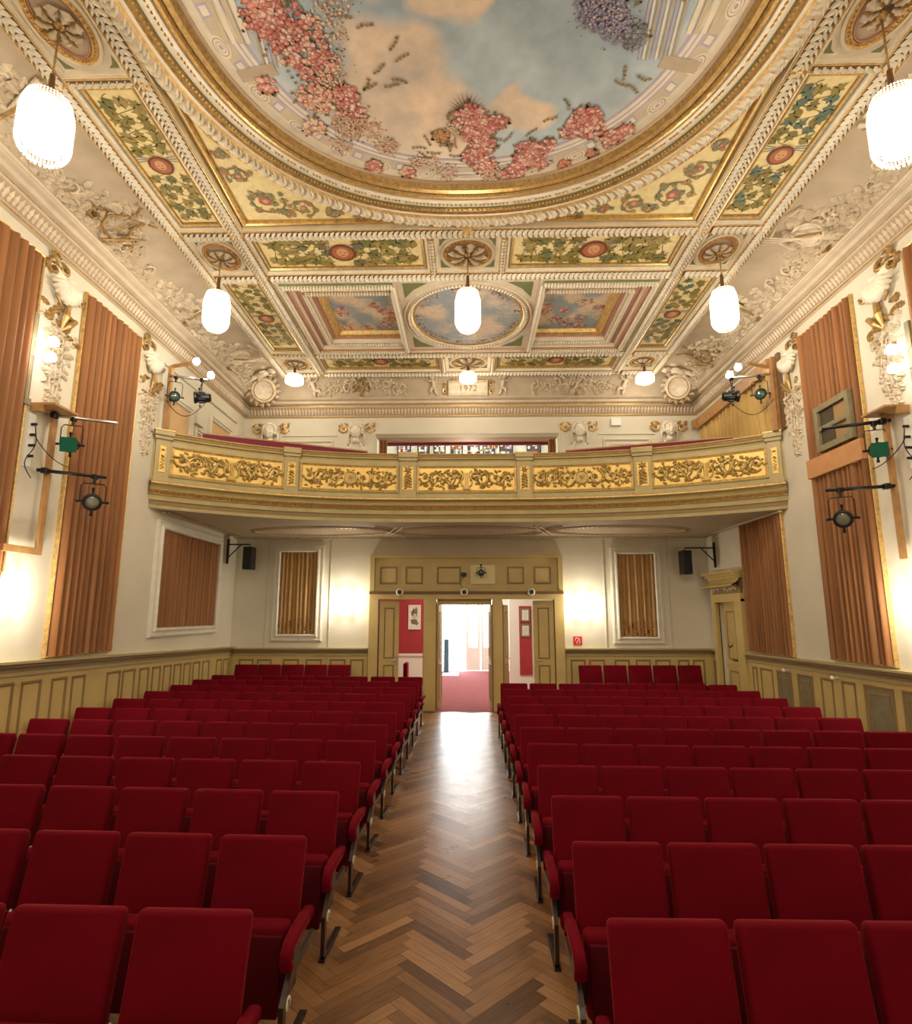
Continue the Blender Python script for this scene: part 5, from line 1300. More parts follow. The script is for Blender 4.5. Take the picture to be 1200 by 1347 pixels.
def rig(sg, y0, zt, ztop, zlow, label, pipes, X):
    t = empty('lighting_bracket', (X, y0, zlow), 0, label, 'bracket', 'lighting brackets on the side walls')
    x = X + sg * .09
    m = MB(); m.box(x - .02, x + .02, y0 - .04, y0 + .04, zlow, ztop)
    if sg > 0: m.box(x - .02, x + .02, y0 - .55, y0 - .04, zlow, zlow + .08)
    par(m.build('post', M_wood), t)
    m = MB(); m.box(min(X, X + sg * .30), max(X, X + sg * .30), y0 - .30, y0 + .12, ztop, ztop + .025); m.box(min(X, X + sg * .16), max(X, X + sg * .16), y0 - .30, y0 - .27, ztop - .08, ztop); par(m.build('shelf', M_wood), t)
    for (pa_, pb2, rad, mt) in pipes:
        m = MB(); m.tube([pa_, pb2], rad, 10); pp = par(m.build('pipe', mt, None, True), t)
        c = MB(); q = Vector(pa_) + (Vector(pb2) - Vector(pa_)) * .12; c.rbox(q.x - .035, q.x + .035, q.y - .04, q.y + .04, q.z - .035, q.z + .035, .01, 2); par(c.build('pipe_clamp', M_black), t)
    m = MB(); m.box(min(X, X + sg * .05), max(X, X + sg * .05), y0 - .35, y0 - .24, ztop - .75, ztop - .12); par(m.build('socket_box', M_fresh), t)
    for k in range(4): m = MB(); z = ztop - .25 - k * .13; m.tube([(X + sg * .05, y0 - .3, z), (X + sg * .11, y0 - .3, z)], .018, 8); par(m.build('plug', M_black), t)
    m = MB(); m.tube([(X + sg * .10, y0 - .3 + .12 * sin(k * .5) * (k / 12), ztop - .25 - k * .05) for k in range(14)], .006, 5); m.tube([(X + sg * .10, y0 - .3, ztop - .38)] + [(X + sg * (.12 + .02 * k), y0 - .26 + .05 * k, ztop - .45 - .06 * k + .004 * k * k) for k in range(8)], .006, 5); par(m.build('cable', M_black), t)
    return t
def Pl(u, v, x):   # point seen at pixel (u, v) lying in the vertical plane of constant X
    c = Vector(((u - CX_) / F_, (v - CY_) / F_, 1)); r = Vector((x_.dot(c), y_.dot(c), z_.dot(c))); q = x / r.x; return Vector((x, r.y * q, 2.05 + r.z * q))
# left bracket: post stands 9 cm off the wall
XA = XL + .12
pT = Pl(75, 549, XA); pB = Pl(50, 730, XA)
yl = pT.y; zt = pT.z; zl = pB.z
def pipe_from(u0, v0, u1, v1, xw, sg, reach):
    a = Pl(u0, v0, xw); b = Pl(u1, v1, xw + sg * reach); b.z = a.z; return a, b
def P2(u, v, z):
    c = Vector(((u - CX_) / F_, (v - CY_) / F_, 1)); r = Vector((x_.dot(c), y_.dot(c), z_.dot(c))); q = (z - 2.05) / r.z; return Vector((r.x * q, r.y * q, z))
za = Pl(75, 548, XA).z; a1 = P2(60, 545, za); b1 = P2(155, 557, za)
zb_ = Pl(62, 620, XA).z; a2 = P2(48, 618, zb_); b2 = P2(140, 628, zb_)
rig(1, yl, zt, zt + .06, zl, 'wooden post with two pipes on the left wall carrying black stage lights', [(tuple(a1), tuple(b1), .02, M_steel), (tuple(a2), tuple(b2), .022, M_black)], XL)
def at_pipe(a, b, u, v_off, h):   # point hanging under a pipe at pixel column u
    best = min((abs(to_px(a + (b - a) * (k / 100))[0] - u), k) for k in range(101))[1] / 100; q = a + (b - a) * best; return (q.x, q.y, q.z - h)
def hang(a, b, u, v):
    best = min((abs(to_px(a + (b - a) * (k / 100))[0] - u), k) for k in range(101))[1] / 100; q = a + (b - a) * best
    lo = min((abs(to_px((q.x, q.y, q.z - d / 200))[1] - v), d / 200) for d in range(20, 200))[1]; return (q.x, q.y, q.z - lo), lo
L1, h1 = hang(a1, b1, 97, 585); spotlight(L1, (.35, -.9, -.25), 'black stage light with a square green filter on the left wall bracket', M_gel, .95, h1 - .1)
L2, h2 = hang(a2, b2, 125, 660); spotlight(L2, (.5, -.8, -.2), 'black stage light without filter hanging lowest on the left wall bracket', M_lensw, 1.1, h2 - .1)
XB = XR - .12
pT = Pl(1162, 555, XB); yr = pT.y
za = Pl(1165, 553, XB).z; a3 = P2(1172, 553, za); b3 = P2(1081, 564, za)
zb_ = Pl(1172, 640, XB).z; a4 = P2(1178, 639, zb_); b4 = P2(1086, 645, zb_)
rig(-1, yr, pT.z, Pl(1162, 545, XB).z, Pl(1187, 735, XB).z, 'wooden post with two black pipes on the right wall carrying stage lights', [(tuple(a3), tuple(b3), .022, M_black), (tuple(a4), tuple(b4), .022, M_black)], XR)
L3, h3 = hang(a3, b3, 1149, 592); spotlight(L3, (-.35, -.9, -.2), 'black stage light with a green filter on the right wall bracket', M_gel, .95, h3 - .1)
L4, h4 = hang(a4, b4, 1105, 682); spotlight(L4, (-.5, -.8, -.2), 'black stage light without filter hanging lowest on the right wall bracket', M_lensw, 1.1, h4 - .1)
# brackets at the balcony ends
def balc_rig(X, sg, post_px, pipe_px, spots, floods, label, labs, flabs):
    xa = X + sg * .15
    pt_ = Pl(*post_px[0], xa); t = empty('lighting_bracket', (xa, pt_.y, 5.08), 0, label, 'bracket', 'lighting brackets at the balcony ends')
    m = MB(); m.box(xa - .03, xa + .03, pt_.y - .04, pt_.y + .04, 5.07, pt_.z); par(m.build('post', M_wood), t)
    b = P2(*post_px[1], pt_.z); m = MB(); m.tube([(xa, pt_.y, pt_.z), tuple(b)], .035, 4); par(m.build('top_arm', M_wood), t)
    zp = Pl(*pipe_px[0], xa).z; A = Pl(*pipe_px[0], xa); B = P2(*pipe_px[1], zp); m = MB(); m.tube([tuple(A), tuple(B)], .022, 10); par(m.build('pipe', M_steel, None, True), t)
    m = MB(); m.tube([tuple(A + (B - A) * (k / 12) + Vector((0, -.03, -.45 - .25 * sin(PI * k / 12)))) for k in range(13)], .006, 5); par(m.build('cable', M_black), t)
    for (u, v, s, aim), lb_ in zip(spots, labs):
        L, h = hang(A, B, u, v); spotlight(L, aim, lb_, M_lens, s, h - .1)
    for (u, v), lb_ in zip(floods, flabs):
        q = A + (B - A) * 1.0; best = min((abs(to_px(A + (B - A) * (k / 50))[0] - u), k) for k in range(-10, 90))[1] / 50; q = A + (B - A) * best; q = Vector(q)
        zz = min((abs(to_px((q.x, q.y, q.z + d / 200))[1] - v), d / 200) for d in range(-40, 160))[1]
        tt = empty('flood_lamp', (q.x, q.y, q.z + zz), 0, lb_, 'lamp', 'small bright flood lamps')
        m = MB(); m.ball((q.x, q.y, q.z + zz), .06, 12); par(m.build('bulb', M_flood, None, True), tt); m = MB(); m.tube([(q.x, q.y, q.z + zz + .01), (q.x, q.y + .05, q.z + zz + .09), (q.x + sg * -.10, q.y + .10, q.z + zz + .10)], .02, 6); par(m.build('lamp_holder', M_fresh), tt)
balc_rig(XL, 1, ((226, 482), (252, 478)), ((222, 494), (273, 500)), [(232, 522, .9, (.5, -.85, -.2)), (266, 523, 1.05, (-.9, -.35, -.1))], [(257, 476), (277, 494)], 'wooden post with a pipe of two stage lights at the left end of the balcony',
         ['black stage light nearer the wall above the left end of the balcony', 'black stage light turned sideways at the pipe end, left end of the balcony'], ['upper bright flood lamp beside the left cornice above the balcony', 'lower bright flood lamp beside the left cornice above the balcony'])
balc_rig(XR, -1, ((1012, 483), (984, 478)), ((1014, 492), (958, 498)), [(998, 519, .95, (-.4, -.9, -.2)), (962, 521, 1.05, (.9, -.35, -.1))], [(972, 483), (960, 494)], 'wooden post with a pipe of two stage lights at the right end of the balcony',
         ['black stage light nearer the wall above the right end of the balcony', 'black stage light turned sideways at the pipe end, right end of the balcony'], ['upper bright flood lamp beside the right cornice above the balcony', 'lower bright flood lamp beside the right cornice above the balcony'])
# flood lamps on rails on the side walls
def wall_floods(X, sg, rail, bulbs, label, labs):
    xa = X + sg * .05; A = Pl(*rail[0], xa); B = Pl(*rail[1], xa); y = (A.y + B.y) / 2
    t = empty('lamp_rail', (X, y, B.z), 0, label, 'rail'); m = MB(); m.box(min(X, X + sg * .05), max(X, X + sg * .05), y - .035, y + .035, B.z, A.z); m.box(min(X, X + sg * .07), max(X, X + sg * .07), y - .05, y + .05, B.z - .06, B.z + .02); par(m.build('rail', M_greygreen), t)
    for (u, v), lb_ in zip(bulbs, labs):
        q = Pl(u, v, X + sg * .22); tt = empty('flood_lamp', tuple(q), 0, lb_, 'lamp', 'flood lamps on the side walls')
        m = MB(); m.lathe([(0, -.05), (.05, -.045), (.065, -.02), (.05, .03), (.03, .06), (0, .06)], 16, tuple(q), 'y'); par(m.build('bulb', M_flood, None, True), tt)
        m = MB(); m.tube([tuple(q + Vector((0, .05, 0))), tuple(q + Vector((-sg * .08, .03, -.03)))], .028, 8); m.tube([tuple(q + Vector((-sg * .08, .02, -.03))), (X + sg * .05, y, q.z)], .014, 6); par(m.build('lamp_holder', M_fresh), tt)
wall_floods(XL, 1, ((51, 412), (34, 525)), [(71, 450), (67, 470)], 'slim grey vertical lamp rail beside the left edge curtain', ['upper bright flood lamp on the rail on the left wall', 'lower bright flood lamp on the rail on the left wall'])
wall_floods(XR, -1, ((1193, 422), (1205, 530)), [(1172, 460), (1175, 485)], 'slim grey vertical lamp rail at the right picture edge', ['upper bright flood lamp at the right edge of the picture', 'lower bright flood lamp at the right edge of the picture'])
# spotlight on the portal header with its yellow plate
q = P2 and None
t = empty('backing_plate', (.30, YP + .05, 2.7), 0, 'pale yellow square plate on the header board behind the small black spotlight', 'panel')
m = MB(); m.box(.04, .58, YP + .04, YP + .07, 2.69, 3.11); par(m.build('plate', mat('yellow_plate', (.74, .66, .34), .4)), t)
spotlight((.27, YP - .10, 2.93), (0, -1, -.05), 'small black stage light on the header board above the doors', M_lens, .72, .11, .1)
t = empty('small_camera', (-.10, YP + .05, 2.9), 0, 'small black device with a cable on the header board above the doors', 'camera'); m = MB(); m.rbox(-.16, -.05, YP - .04, YP + .07, 2.86, 2.94, .01, 2); par(m.build('casing', M_black), t)
m = MB(); m.tube([(-.1, YP + .05, 2.86), (-.18, YP + .06, 2.75), (-.19, YP + .06, 2.68), (-.14, YP + .06, 2.62), (-.16, YP + .06, 2.54)], .005, 5); par(m.build('cable', M_black), t)

# ================================================================== SPEAKERS, SIGN
def speaker(u, v0, v1, X, sg, y, label):
    w = .21
    c = Vector(((u - CX_) / F_, ((v0 + v1) / 2 - CY_) / F_, 1)); r = Vector((x_.dot(c), y_.dot(c), z_.dot(c))); k = y / r.y; x, z = r.x * k, 2.05 + r.z * k; h = (v1 - v0) * y / 745
    t = empty('wall_speaker', (x, y, z), 0, label, 'speaker', 'black wall speakers')
    m = MB(); m.rbox(x - w / 2, x + w / 2, y - .12, y + .12, z - h / 2, z + h / 2, .015, 2); par(m.build('cabinet', M_black), t)
    m = MB(); m.rbox(x - w / 2 + .015, x + w / 2 - .015, y - .135, y - .118, z - h / 2 + .04, z + h / 2 - .02, .006, 2); par(m.build('grille', mat('speaker_grille', (.02, .02, .022), .8)), t)
    m = MB(); zt_ = z + h / 2 + .06; m.tube([(x, y, z + h / 2), (x, y, zt_), (X + sg * .03, y, zt_)], .015, 6); m.tube([(X + sg * .30, y, zt_), (X + sg * .03, y, zt_ - .28)], .013, 6); m.box(min(X, X + sg * .03), max(X, X + sg * .03), y - .03, y + .03, zt_ - .42, zt_ + .12); par(m.build('wall_bracket', M_black), t)
speaker(328, 720, 749, XL, 1, 12.5, 'black speaker on a wall bracket under the left end of the balcony')
speaker(902, 725, 755, XR, -1, 12.6, 'black speaker on a wall bracket under the right end of the balcony')
sg_ = empty('fire_hose_sign', (2.37, YB, 1.46), 0, 'square red sign with a white hose symbol on the wall right of the doors', 'sign')
m = MB(); m.xf = BW; m.box(2.27, 2.46, 1.37, 1.56, 0, .012); par(m.build('sign_plate', mat('sign_red', (.62, .03, .03), .4)), sg_)
m = MB(); m.xf = BW; m.tube([(2.33 + .035 * cos(a) + .012, 1.49 + .035 * sin(a), .014) for a in [k * .5 - 1.2 for k in range(11)]], .006, 4); m.tube([(2.345, 1.455, .014), (2.345, 1.40, .014)], .008, 4); m.tube([(2.39, 1.52, .014), (2.41, 1.44, .014), (2.39, 1.40, .014)], .007, 4); par(m.build('hose_symbol', M_fresh), sg_)

# ================================================================== PLASTER ORNAMENTS
def child_mesh(name, mb, mats, t, smooth=False): return par(mb.build(name, mats, None, smooth), t)
def head(mb, x, y, s, z=0, hair=True, mi=0, mh=0):
    T = mb.xf
    mb.ball((x, y, z + .10 * s), .115 * s, 14, (.82, 1.12, .9), mi)
    mb.add([(x, y + .04 * s, z + .195 * s), (x - .022 * s, y - .035 * s, z + .195 * s), (x + .022 * s, y - .035 * s, z + .195 * s), (x, y - .03 * s, z + .245 * s)], [(0, 1, 3), (0, 3, 2), (1, 2, 3)], mi)
    for sg in (-1, 1):
        mb.ball((x + sg * .04 * s, y + .02 * s, z + .185 * s), .018 * s, 6, (1.3, .7, .6), mi); mb.ball((x + sg * .045 * s, y + .045 * s, z + .19 * s), .02 * s, 6, (1.4, .4, .6), mi)
        mb.ball((x + sg * .055 * s, y - .03 * s, z + .165 * s), .03 * s, 6, (1, 1, .7), mi)
    mb.ball((x, y - .065 * s, z + .19 * s), .022 * s, 6, (1.3, .35, .7), mi); mb.ball((x, y - .10 * s, z + .16 * s), .03 * s, 6, (1, .8, .9), mi)
    if hair:
        for k in range(13):
            a = PI * (k / 12) * 1.3 - .15 * PI; mb.ball((x + .115 * s * cos(a), y + .03 * s + .12 * s * sin(a), z + .09 * s), .038 * s, 6, (1, 1, 1.1), mh)
    mb.tube([(x, y - .10 * s, z + .05 * s), (x, y - .20 * s, z + .05 * s)], [.055 * s, .07 * s], 10, mi=mi)
def wall_drop(M, u, v, s, label, base, seed, mirror=1):
    """drop of drapery, gilded ribbon and quivers, long foliage tail (about 1.9 m tall)"""
    rn = random.Random(seed); t = empty('plaster_drop', base, 0, label, 'ornament', 'gilded plaster drops on the wall piers')
    Ml = M @ Matrix.Translation((u, v, 0)) @ Matrix.Diagonal((mirror * s * 1.5, s * 1.04, s, 1))
    w = MB(); w.xf = Ml
    # fluted shell-like drapery
    for k in range(9):
        a = -PI / 2 + (k - 4) * .30; L = .26 - abs(k - 4) * .012; w.tube([(0, .02, .06), (L * .55 * cos(a), .02 + L * .6 * sin(a), .10), (L * cos(a), .02 + L * 1.1 * sin(a), .05)], [.03, .045, .02], 7)
    w.ball((0, -.10, .05), .15, 12, (1, 1.1, .55)); leaf(w, .0, .05, PI * .75, .2, .07, .06); leaf(w, 0, .05, PI * .25, .2, .07, .06)
    child_mesh('drapery', w, M_white, t, True)
    g = MB(); g.xf = Ml
    for q in ((-.17, .13, 1, .10, 1.1, 1, .024, 5, .05), (-.05, .20, 2, .07, 1.1, -1, .020, 4, .05), (.20, -.08, 4, .09, 1.1, -1, .022, 5, .05)):
        scroll(g, *q); 
        if q[0] == -.17: g.tube([(-.15, .20, .03), (-.22, .30, .04), (-.16, .36, .03), (-.10, .30, .03)], [.03, .025, .02, .012], 6)
        child_mesh('gilded_curl', g, M_golddark, t); g = MB(); g.xf = Ml
    g.tube([(.05, -.22, .04), (.02, -.42, .06), (.0, -.62, .03)], [.03, .04, .012], 7); g.tube([(.18, -.38, .03), (.08, -.52, .05), (0, -.64, .03)], [.03, .035, .012], 7); g.tube([(-.06, -.30, .04), (-.12, -.22, .05), (-.04, -.16, .04)], [.015, .02, .015], 6)
    for k in range(14): leaf(g, rn.uniform(-.17, .2), rn.uniform(-.72, -.34), rn.uniform(0, 6.28), .13, .05, .045)
    child_mesh('quiver', g, M_golddark, t); g = MB(); g.xf = Ml
    for k in range(12): leaf(g, rn.uniform(-.12, .13), rn.uniform(-1.15, -.75), rn.uniform(0, 6.28), .07, .028, .03)
    child_mesh('gilded_leaves', g, M_golddark, t)
    f = MB(); f.xf = Ml
    for k in range(120):
        q = rn.random() ** .8; y = -.48 - q * 1.25; ww = .20 * (1 - q) ** .8 + .03; leaf(f, rn.uniform(-ww, ww), y, -PI / 2 + rn.uniform(-1.1, 1.1), rn.uniform(.07, .13) * (1 - q * .4), .035, .04)
    for k in range(26): rosette(f, rn.uniform(-.15, .15), rn.uniform(-1.15, -.62), rn.uniform(.03, .05), .045)
    for x in (-.05, 0, .05): f.tube([(x, -.7, .02), (x * 1.3, -1.3, .02), (x * .4, -1.75, .01)], .009, 5)
    child_mesh('foliage_tail', f, M_relief, t)
wall_drop(LW, 6.84, 6.24, .92, 'white and gold plaster drop between the two near curtains on the left wall', (XL, 6.84, 4.6), 1)
wall_drop(LW, 8.98, 6.22, .90, 'white and gold plaster drop on the left wall just before the balcony', (XL, 8.98, 4.6), 2)
wall_drop(RW, 6.98, 6.24, .95, 'white and gold plaster drop between the two near curtains on the right wall', (XR, 6.98, 4.6), 3)
wall_drop(RW, 9.14, 6.20, .90, 'white and gold plaster drop on the right wall just before the balcony', (XR, 9.14, 4.6), 4)
def mask(M, u, v, s, label, base, turn=0):
    t = empty('plaster_mask', base, 0, label, 'ornament', 'plaster masks under the rear cornice'); Ml = M @ Matrix.Translation((u, v, 0)) @ Matrix.Scale(s, 4)
    w = MB(); w.xf = Ml; head(w, 0, 0, 1.15)
    for sg in (-1, 1): leaf(w, sg * .06, -.20, -PI / 2 + sg * .5, .24, .06, .06); w.tube([(sg * .13, .06, .05), (sg * .17, -.1, .05), (sg * .13, -.24, .03)], [.03, .025, .01], 6)
    child_mesh('face', w, M_white, t, True)
    g = MB(); g.xf = Ml
    for sg in (-1, 1):
        scroll(g, sg * .27, .08, 0 if sg > 0 else PI, .085, 1.1, -sg, .022, 4, .05); scroll(g, sg * .36, .15, 1, .05, 1, sg, .018, 3, .045); leaf(g, sg * .16, .14, PI / 2 + sg * -1.0, .14, .05, .05); leaf(g, sg * .14, -.30, PI / 2 - sg * .6, .1, .04, .04)
    child_mesh('gilded_curls', g, M_gold, t)
mask(BW, -2.60, 6.20, 1.12, 'white bearded-style plaster face with gold curls left of the gallery opening', (-2.6, YB, 6.2))
bpy.data.objects['plaster_mask']['label'] = 'white plaster face with gold curls left of the gallery opening'
mask(BW, 2.56, 6.20, 1.12, 'white plaster face with gold curls right of the gallery opening', (2.56, YB, 6.2))
mask(BW, -4.62, 6.20, 1.12, 'white plaster face with gold curls in the left rear corner above the balcony', (-4.6, YB, 6.2))
mask(BW, 4.62, 6.20, 1.12, 'white plaster face with gold curls in the right rear corner above the balcony', (4.6, YB, 6.2))

# cove reliefs
def putto(mb, x, y, s, ang=0, sg=1):
    """small reclining cherub in relief: head, trunk, two arms, two legs as one figure"""
    X = mb.xf; mb.xf = X @ Matrix.Translation((x, y, 0)) @ Matrix.Rotation(ang, 4, 'Z') @ Matrix.Diagonal((sg * s, s, s, 1)) if mb.fn is None else X
    if mb.fn is not None:
        R = Matrix.Translation((x, y, 0)) @ Matrix.Rotation(ang, 4, 'Z') @ Matrix.Diagonal((sg * s, s, s, 1)); mb.xf = X @ R
    mb.tube([(0, .24, .06), (.0, .16, .08), (.01, .05, .09), (.02, -.06, .085), (.03, -.13, .06)], [.03, .085, .08, .09, .06], 10)
    mb.ball((0, .33, .08), .085, 12, (.9, 1.05, 1)); 
    for k in range(8): a = PI * k / 7; mb.ball((.08 * cos(a), .35 + .07 * sin(a), .08), .032, 6)
    mb.ball((0, .32, .165), .015, 6); mb.ball((.03, .30, .15), .025, 6); mb.ball((-.03, .30, .15), .025, 6)
    mb.tube([(.06, .19, .07), (.16, .16, .09), (.26, .24, .07)], [.04, .033, .02], 8); mb.ball((.28, .26, .07), .026, 6)
    mb.tube([(-.06, .19, .07), (-.14, .10, .10), (-.08, .0, .11)], [.04, .033, .02], 8); mb.ball((-.07, -.02, .11), .026, 6)
    mb.tube([(.05, -.10, .07), (.18, -.14, .09), (.20, -.30, .05)], [.062, .05, .026], 8); mb.tube([(.20, -.30, .05), (.27, -.33, .05)], [.026, .018], 6)
    mb.tube([(-.03, -.11, .07), (-.02, -.28, .08), (-.10, -.42, .04)], [.062, .048, .026], 8); mb.tube([(-.10, -.42, .04), (-.16, -.46, .04)], [.026, .018], 6)
    leaf(mb, -.07, .18, PI * .8, .2, .07, .03)
    mb.xf = X
def foliage_run(mb, x0, x1, H, rn, dens=1.0, y0=.04):
    for k in range(int(abs(x1 - x0) * 75 * dens)):
        q = rn.random(); x = x0 + (x1 - x0) * q; fall = 1 - q * .75; y = y0 + rn.random() * H * fall
        leaf(mb, x, y, rn.uniform(0, 6.28), rn.uniform(.09, .15), .042, .06, None, None, 2)
    for k in range(int(abs(x1 - x0) * 5)):
        q = rn.random(); scroll(mb, x0 + (x1 - x0) * q, y0 + H * (.5 + .25 * rn.uniform(-1, 1)) * (1 - .5 * q), rn.uniform(0, 6), .085, 1.2, rn.choice((-1, 1)), .018, 5, .055)
def cove_relief(side, u, kind, label, base, seed, s=1.0, spread=1.2):
    rn = random.Random(seed); t = empty('cove_relief', base, 0, label, 'ornament', 'plaster reliefs on the ceiling cove'); H = .42 if side == 'b' else .84
    f = MB(); f.fn = covemap(side); dn = .6 if side == 'b' else 1
    foliage_run(f, u + .1, u + spread, H * .85, rn, dn); foliage_run(f, u - .1, u - spread, H * .85, rn, dn)
    for k in range(10): leaf(f, u + rn.uniform(-.25, .25), H * rn.uniform(.15, .8), rn.uniform(0, 6.28), .20 * s, .07, .09)
    g = MB(); g.fn = covemap(side)
    S = s * (.6 if side == 'b' else 1.25); c = H * .5
    if kind == 'lyre':
        for sg in (-1, 1): g.tube([(u + sg * a * S, .05 + b * S, .06) for a, b in ((.03, .08), (.15, .14), (.17, .28), (.09, .40), (.08, .52), (.16, .60))], [.022, .022, .02, .018, .016, .02], 7)
        for k in (-1, 0, 1): g.tube([(u + k * .04, .05 + .16 * S, .06), (u + k * .04, .05 + .5 * S, .06)], .006, 4)
        scroll(g, u - .25 * S, .22 * S, 1, .10 * S, 1.1, 1, .022, 3, .05); scroll(g, u + .27 * S, .24 * S, 2, .09 * S, 1.1, -1, .02, 3, .05); g.tube([(u - .05, .02, .05), (u + .3 * S, .45 * S, .08)], [.02, .012], 6); g.tube([(u, .02, .05), (u, -.02, .08)], [.04, .02], 6)
        for k in range(5): rosette(f, u + rn.uniform(-.3, .3), rn.uniform(.2, .7) * H, .07, .05)
    elif kind == 'shield':
        f.lathe([(0, .055), (.13 * S, .055), (.15 * S, .075), (.17 * S, .065), (.18 * S, .0)], 24, (u, c, 0)); f.tube([(u - .3 * S, c + .25 * S, .05), (u - .1 * S, c + .38 * S, .07), (u + .16 * S, c + .30 * S, .06), (u + .28 * S, c + .1, .05)], .02, 6)
        for k in range(4): f.tube([(u - .3 * S + k * .04, c - .36 * S, .04), (u + .3 * S - k * .05, c + .36 * S, .05)], .012, 5)
        g.tube([(u - .1 * S, c - .1 * S, .07), (u + .1 * S, c + .1 * S, .08)], [.02, .014], 6); g.tube([(u, .04, .06), (u + .02, -.03, .08), (u - .03, -.06, .07)], [.03, .03, .02], 6); rosette(g, u, .04, .06, .06)
    elif kind == 'trophy':
        for a in (-.5, -.2, .15, .5): f.tube([(u, c - .1, .05), (u + .36 * S * sin(a), c + .36 * S * cos(a), .07)], [.012, .035], 7)
        for k in range(7): rosette(f, u + rn.uniform(-.22, .22) * S, c + rn.uniform(-.2, .24) * S, .07 * S, .07)
        g.tube([(u - .02, .02, .06), (u + .01, -.05, .08)], [.035, .02], 6); g.tube([(u, c - .2 * S, .06), (u - .04, c + .15 * S, .09)], [.016, .024], 6); rosette(g, u, .05, .06, .06)
    child_mesh('foliage', f, M_relief, t); child_mesh('gilded_centre', g, M_golddark, t)
    return t
for side, lst in (('l', ((6.95, 'lyre', 'gilded lyre and foliage relief on the left cove, nearest the camera'), (9.25, 'trophy', 'plaster trophy relief on the left cove beyond the gilded lyre'), (11.1, 'shield', 'round shield relief on the left cove just before the rear corner'), (5.1, 'trophy', 'foliage relief on the left cove behind the near left chandelier'))),
                  ('r', ((7.35, 'shield', 'round shield and arms relief on the right cove, nearest the camera'), (9.3, 'trophy', 'plaster trophy relief on the right cove behind the middle chandelier'), (11.15, 'lyre', 'plaster lyre relief on the right cove just before the rear corner'), (5.4, 'trophy', 'foliage relief on the right cove behind the near right chandelier')))):
    for k, (u, kind, lab) in enumerate(lst): cove_relief(side, u, kind, lab, (XL if side == 'l' else XR, u, 7.0), 40 + k + (10 if side == 'r' else 0), 1.0, 1.05)
cove_relief('b', -2.45, 'lyre', 'foliage relief with a gold horn on the rear cove left of the 1972 tablet', (-2.45, 12.6, 7.0), 60, 1, 1.0)
cove_relief('b', 2.45, 'shield', 'round drum relief on the rear cove right of the 1972 tablet', (2.45, 12.6, 7.0), 61, 1, 1.0)
# tablet 1972
tb = empty('date_tablet', (0, 12.6, 7.0), 0, 'plaster tablet reading 1972 above the gallery, flanked by scrolls', 'plaque')
f = MB(); f.fn = covemap('b'); f.sweep(rect(-.42, .42, .03, .25), [(-.03, .0), (-.03, .05), (-.01, .07), (.01, .05), (.02, .04)], mis=[0] * 4); f.box(-.40, .40, .05, .23, .0, .045)
child_mesh('plaque', f, M_relief, tb)
f = MB(); f.fn = covemap('b')
for sg in (-1, 1):
    scroll(f, sg * .52, .21, 0, .06, 1.1, sg, .016, 3, .05); scroll(f, sg * .52, .08, 2, .06, 1.1, -sg, .016, 3, .05); 
    for k in range(4): scroll(f, sg * (.1 + k * .09), .28, k, .035, 1, sg, .01, 2, .05)
    child_mesh('gilded_scroll', f, M_gold, tb); f = MB(); f.fn = covemap('b')
rosette(f, 0, .30, .06, .06); child_mesh('gilded_rosette', f, M_gold, tb)
tx = bpy.data.curves.new('numerals', 'FONT'); tx.body = '1972'; tx.size = .19; tx.extrude = .006; tx.align_x = 'CENTER'; tx.align_y = 'CENTER'; tx.space_character = 1.15
q0 = Vector(covemap('b')((0, .125, .062))); q1 = Vector(covemap('b')((0, .225, .062))); upv = (q1 - q0).normalized(); xv = Vector((1, 0, 0)); nv = xv.cross(upv)
tmp = bpy.data.objects.new('numerals', tx); COL.objects.link(tmp); bpy.context.view_layer.update()
me = bpy.data.meshes.new_from_object(tmp.evaluated_get(bpy.context.evaluated_depsgraph_get())); bpy.data.objects.remove(tmp, do_unlink=True)
me.materials.clear(); me.materials.append(M_brown); nm = bpy.data.objects.new('numerals', me); COL.objects.link(nm)
nm.matrix_world = Matrix(((xv.x, upv.x, nv.x, q0.x), (xv.y, upv.y, nv.y, q0.y), (xv.z, upv.z, nv.z, q0.z), (0, 0, 0, 1)))
mw = nm.matrix_world.copy(); nm.parent = tb; nm.matrix_parent_inverse = tb.matrix_basis.inverted()
def cherub(side, u, y, s, ang, sg, label, base):
    m = MB(); m.fn = covemap(side); putto(m, u, y, s, ang, sg); o = m.build('plaster_cherub', M_relief, None, True); tag(o, label, 'cherub', 'plaster cherubs on the cove')
cherub('b', -.78, .20, .52, .2, -1, 'small plaster cherub leaning on the left side of the 1972 tablet', 0)
cherub('b', .78, .20, .52, -.2, 1, 'small plaster cherub leaning on the right side of the 1972 tablet', 0)
cherub('b', -3.55, .16, .62, .3, 1, 'plaster cherub on the rear cove beside the left corner oval', 0)
cherub('b', 3.55, .16, .62, -.3, -1, 'plaster cherub on the rear cove beside the right corner oval', 0)
cherub('l', 12.0, .50, .85, .2, 1, 'plaster cherub on the left cove beside the left corner oval', 0)
cherub('r', 12.0, .50, .85, -.2, 1, 'plaster cherub on the right cove beside the right corner oval', 0)
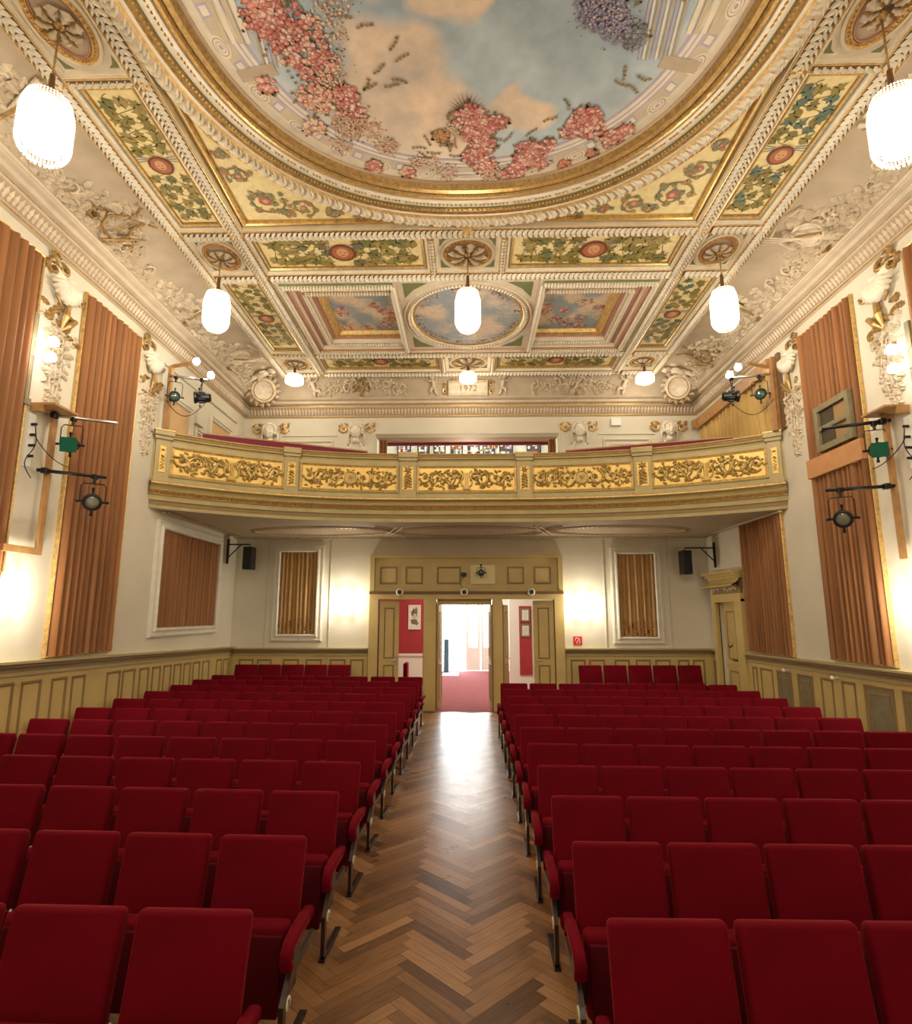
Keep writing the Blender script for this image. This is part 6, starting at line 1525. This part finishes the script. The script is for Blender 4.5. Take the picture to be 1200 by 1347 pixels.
for sg, lab in ((-1, 'plain oval cartouche with gilt rim in the left rear corner of the cove'), (1, 'plain oval cartouche with gilt rim in the right rear corner of the cove')):
    cxx = (XL + .62) if sg < 0 else (XR - .62); c = Vector((cxx, 12.38, 7.02)); nrm = Vector((-sg * .5, -.75, -.42)).normalized(); up = (Vector((0, 0, 1)) - nrm * nrm.z).normalized(); ux = up.cross(nrm)
    Mc = frame(c, ux, up, nrm); t = empty('corner_cartouche', tuple(c), 0, lab, 'ornament', 'corner cartouches')
    m = MB(); m.xf = Mc; m.lathe([(0, .02), (.20, .02), (.22, .05), (.26, .05), (.30, .0), (.27, -.05), (0, -.06)], 32, (0, 0, 0)); child_mesh('oval_plate', m, M_relief, t, True)
    m = MB(); m.xf = Mc; m.sweep(sup(.225, .225, 0, 0, 2, 36), [(0, .05), (.005, .06), (.015, .06), (.02, .04)], mis=[0] * 3)
    for k in range(9): a = PI * 1.1 + k * .2 * PI / 2; scroll(m, .29 * cos(a), .29 * sin(a), k, .05, 1, 1, .012, 3, .05)
    child_mesh('gilt_rim', m, M_golddark, t)
    m = MB(); m.xf = Mc
    for k in range(16): a = 2 * PI * k / 16; leaf(m, .26 * cos(a), .26 * sin(a), a + .4, .15, .05, .05)
    child_mesh('acanthus_surround', m, M_relief, t)

# ================================================================== LIGHT
W = bpy.data.worlds.new('world'); scene.world = W; W.use_nodes = True
bg = W.node_tree.nodes['Background']; bg.inputs['Color'].default_value = (.86, .94, 1, 1); bg.inputs['Strength'].default_value = 14
def point(name, loc, power, col=(1, .80, .55), r=.12):
    l = bpy.data.lights.new(name, 'POINT'); l.energy = power; l.color = col; l.shadow_soft_size = r; o = bpy.data.objects.new(name, l); COL.objects.link(o); o.location = loc; return o
def area(name, loc, size, power, rot, col=(1, .85, .62), sy=None):
    l = bpy.data.lights.new(name, 'AREA'); l.energy = power; l.color = col; l.size = size; 
    if sy: l.shape = 'RECTANGLE'; l.size_y = sy
    o = bpy.data.objects.new(name, l); COL.objects.link(o); o.location = loc; o.rotation_euler = rot; return o
WARM = (1, .87, .69)
for x, y, z, p in ((-3.71, 4.38, 5.7, 62), (3.72, 4.46, 5.6, 62), (-3.71, 7.87, 5.95, 50), (0, 7.9, 5.92, 50), (3.75, 7.95, 5.92, 50), (-3.75, 11.8, 6.8, 16), (0, 11.8, 6.8, 16), (3.8, 11.9, 6.8, 16)):
    point('chandelier_light', (x, y, z), p * 1.35, WARM, .18)
# the chandeliers behind the camera
for x in (-3.7, 0, 3.7): point('chandelier_light', (x, .2, 5.8), 54, WARM, .2)
for loc in ((-2.74, YB - .25, 2.32), (2.5, YB - .25, 2.22), (XL + .25, 6.45, 2.3), (XR - .25, 6.98, 2.2)): point('sconce_light', loc, 34, WARM, .05)
point('gallery_light', (0, 14.2, 5.6), 40, WARM, .15)
for y in (14.5, 17, 20): area('lobby_light', (0, y, 3.45), 1.2, 70, (0, 0, 0), (1, .93, .82))
area('daylight_door', (0, LY + 1.2, 1.8), 2.0, 220, (PI / 2, 0, 0), (.88, .94, 1), 2.6)
# unseen fill light added behind the camera, aimed into the hall
area('added_hall_fill', (0, -1.2, 6.2), 3.0, 40, (math.radians(58), 0, 0), (1, .90, .74), 1.0)

vs_ = scene.view_settings; vs_.view_transform = 'Standard'; vs_.look = 'None'; vs_.exposure = 0.30; vs_.gamma = 1; vs_.use_curve_mapping = False
scene.cycles.max_bounces = 6; scene.cycles.diffuse_bounces = 4; scene.cycles.glossy_bounces = 3; scene.cycles.transmission_bounces = 4; scene.cycles.sample_clamp_indirect = 6
scene.cycles.use_denoising = True
print('seats', count)
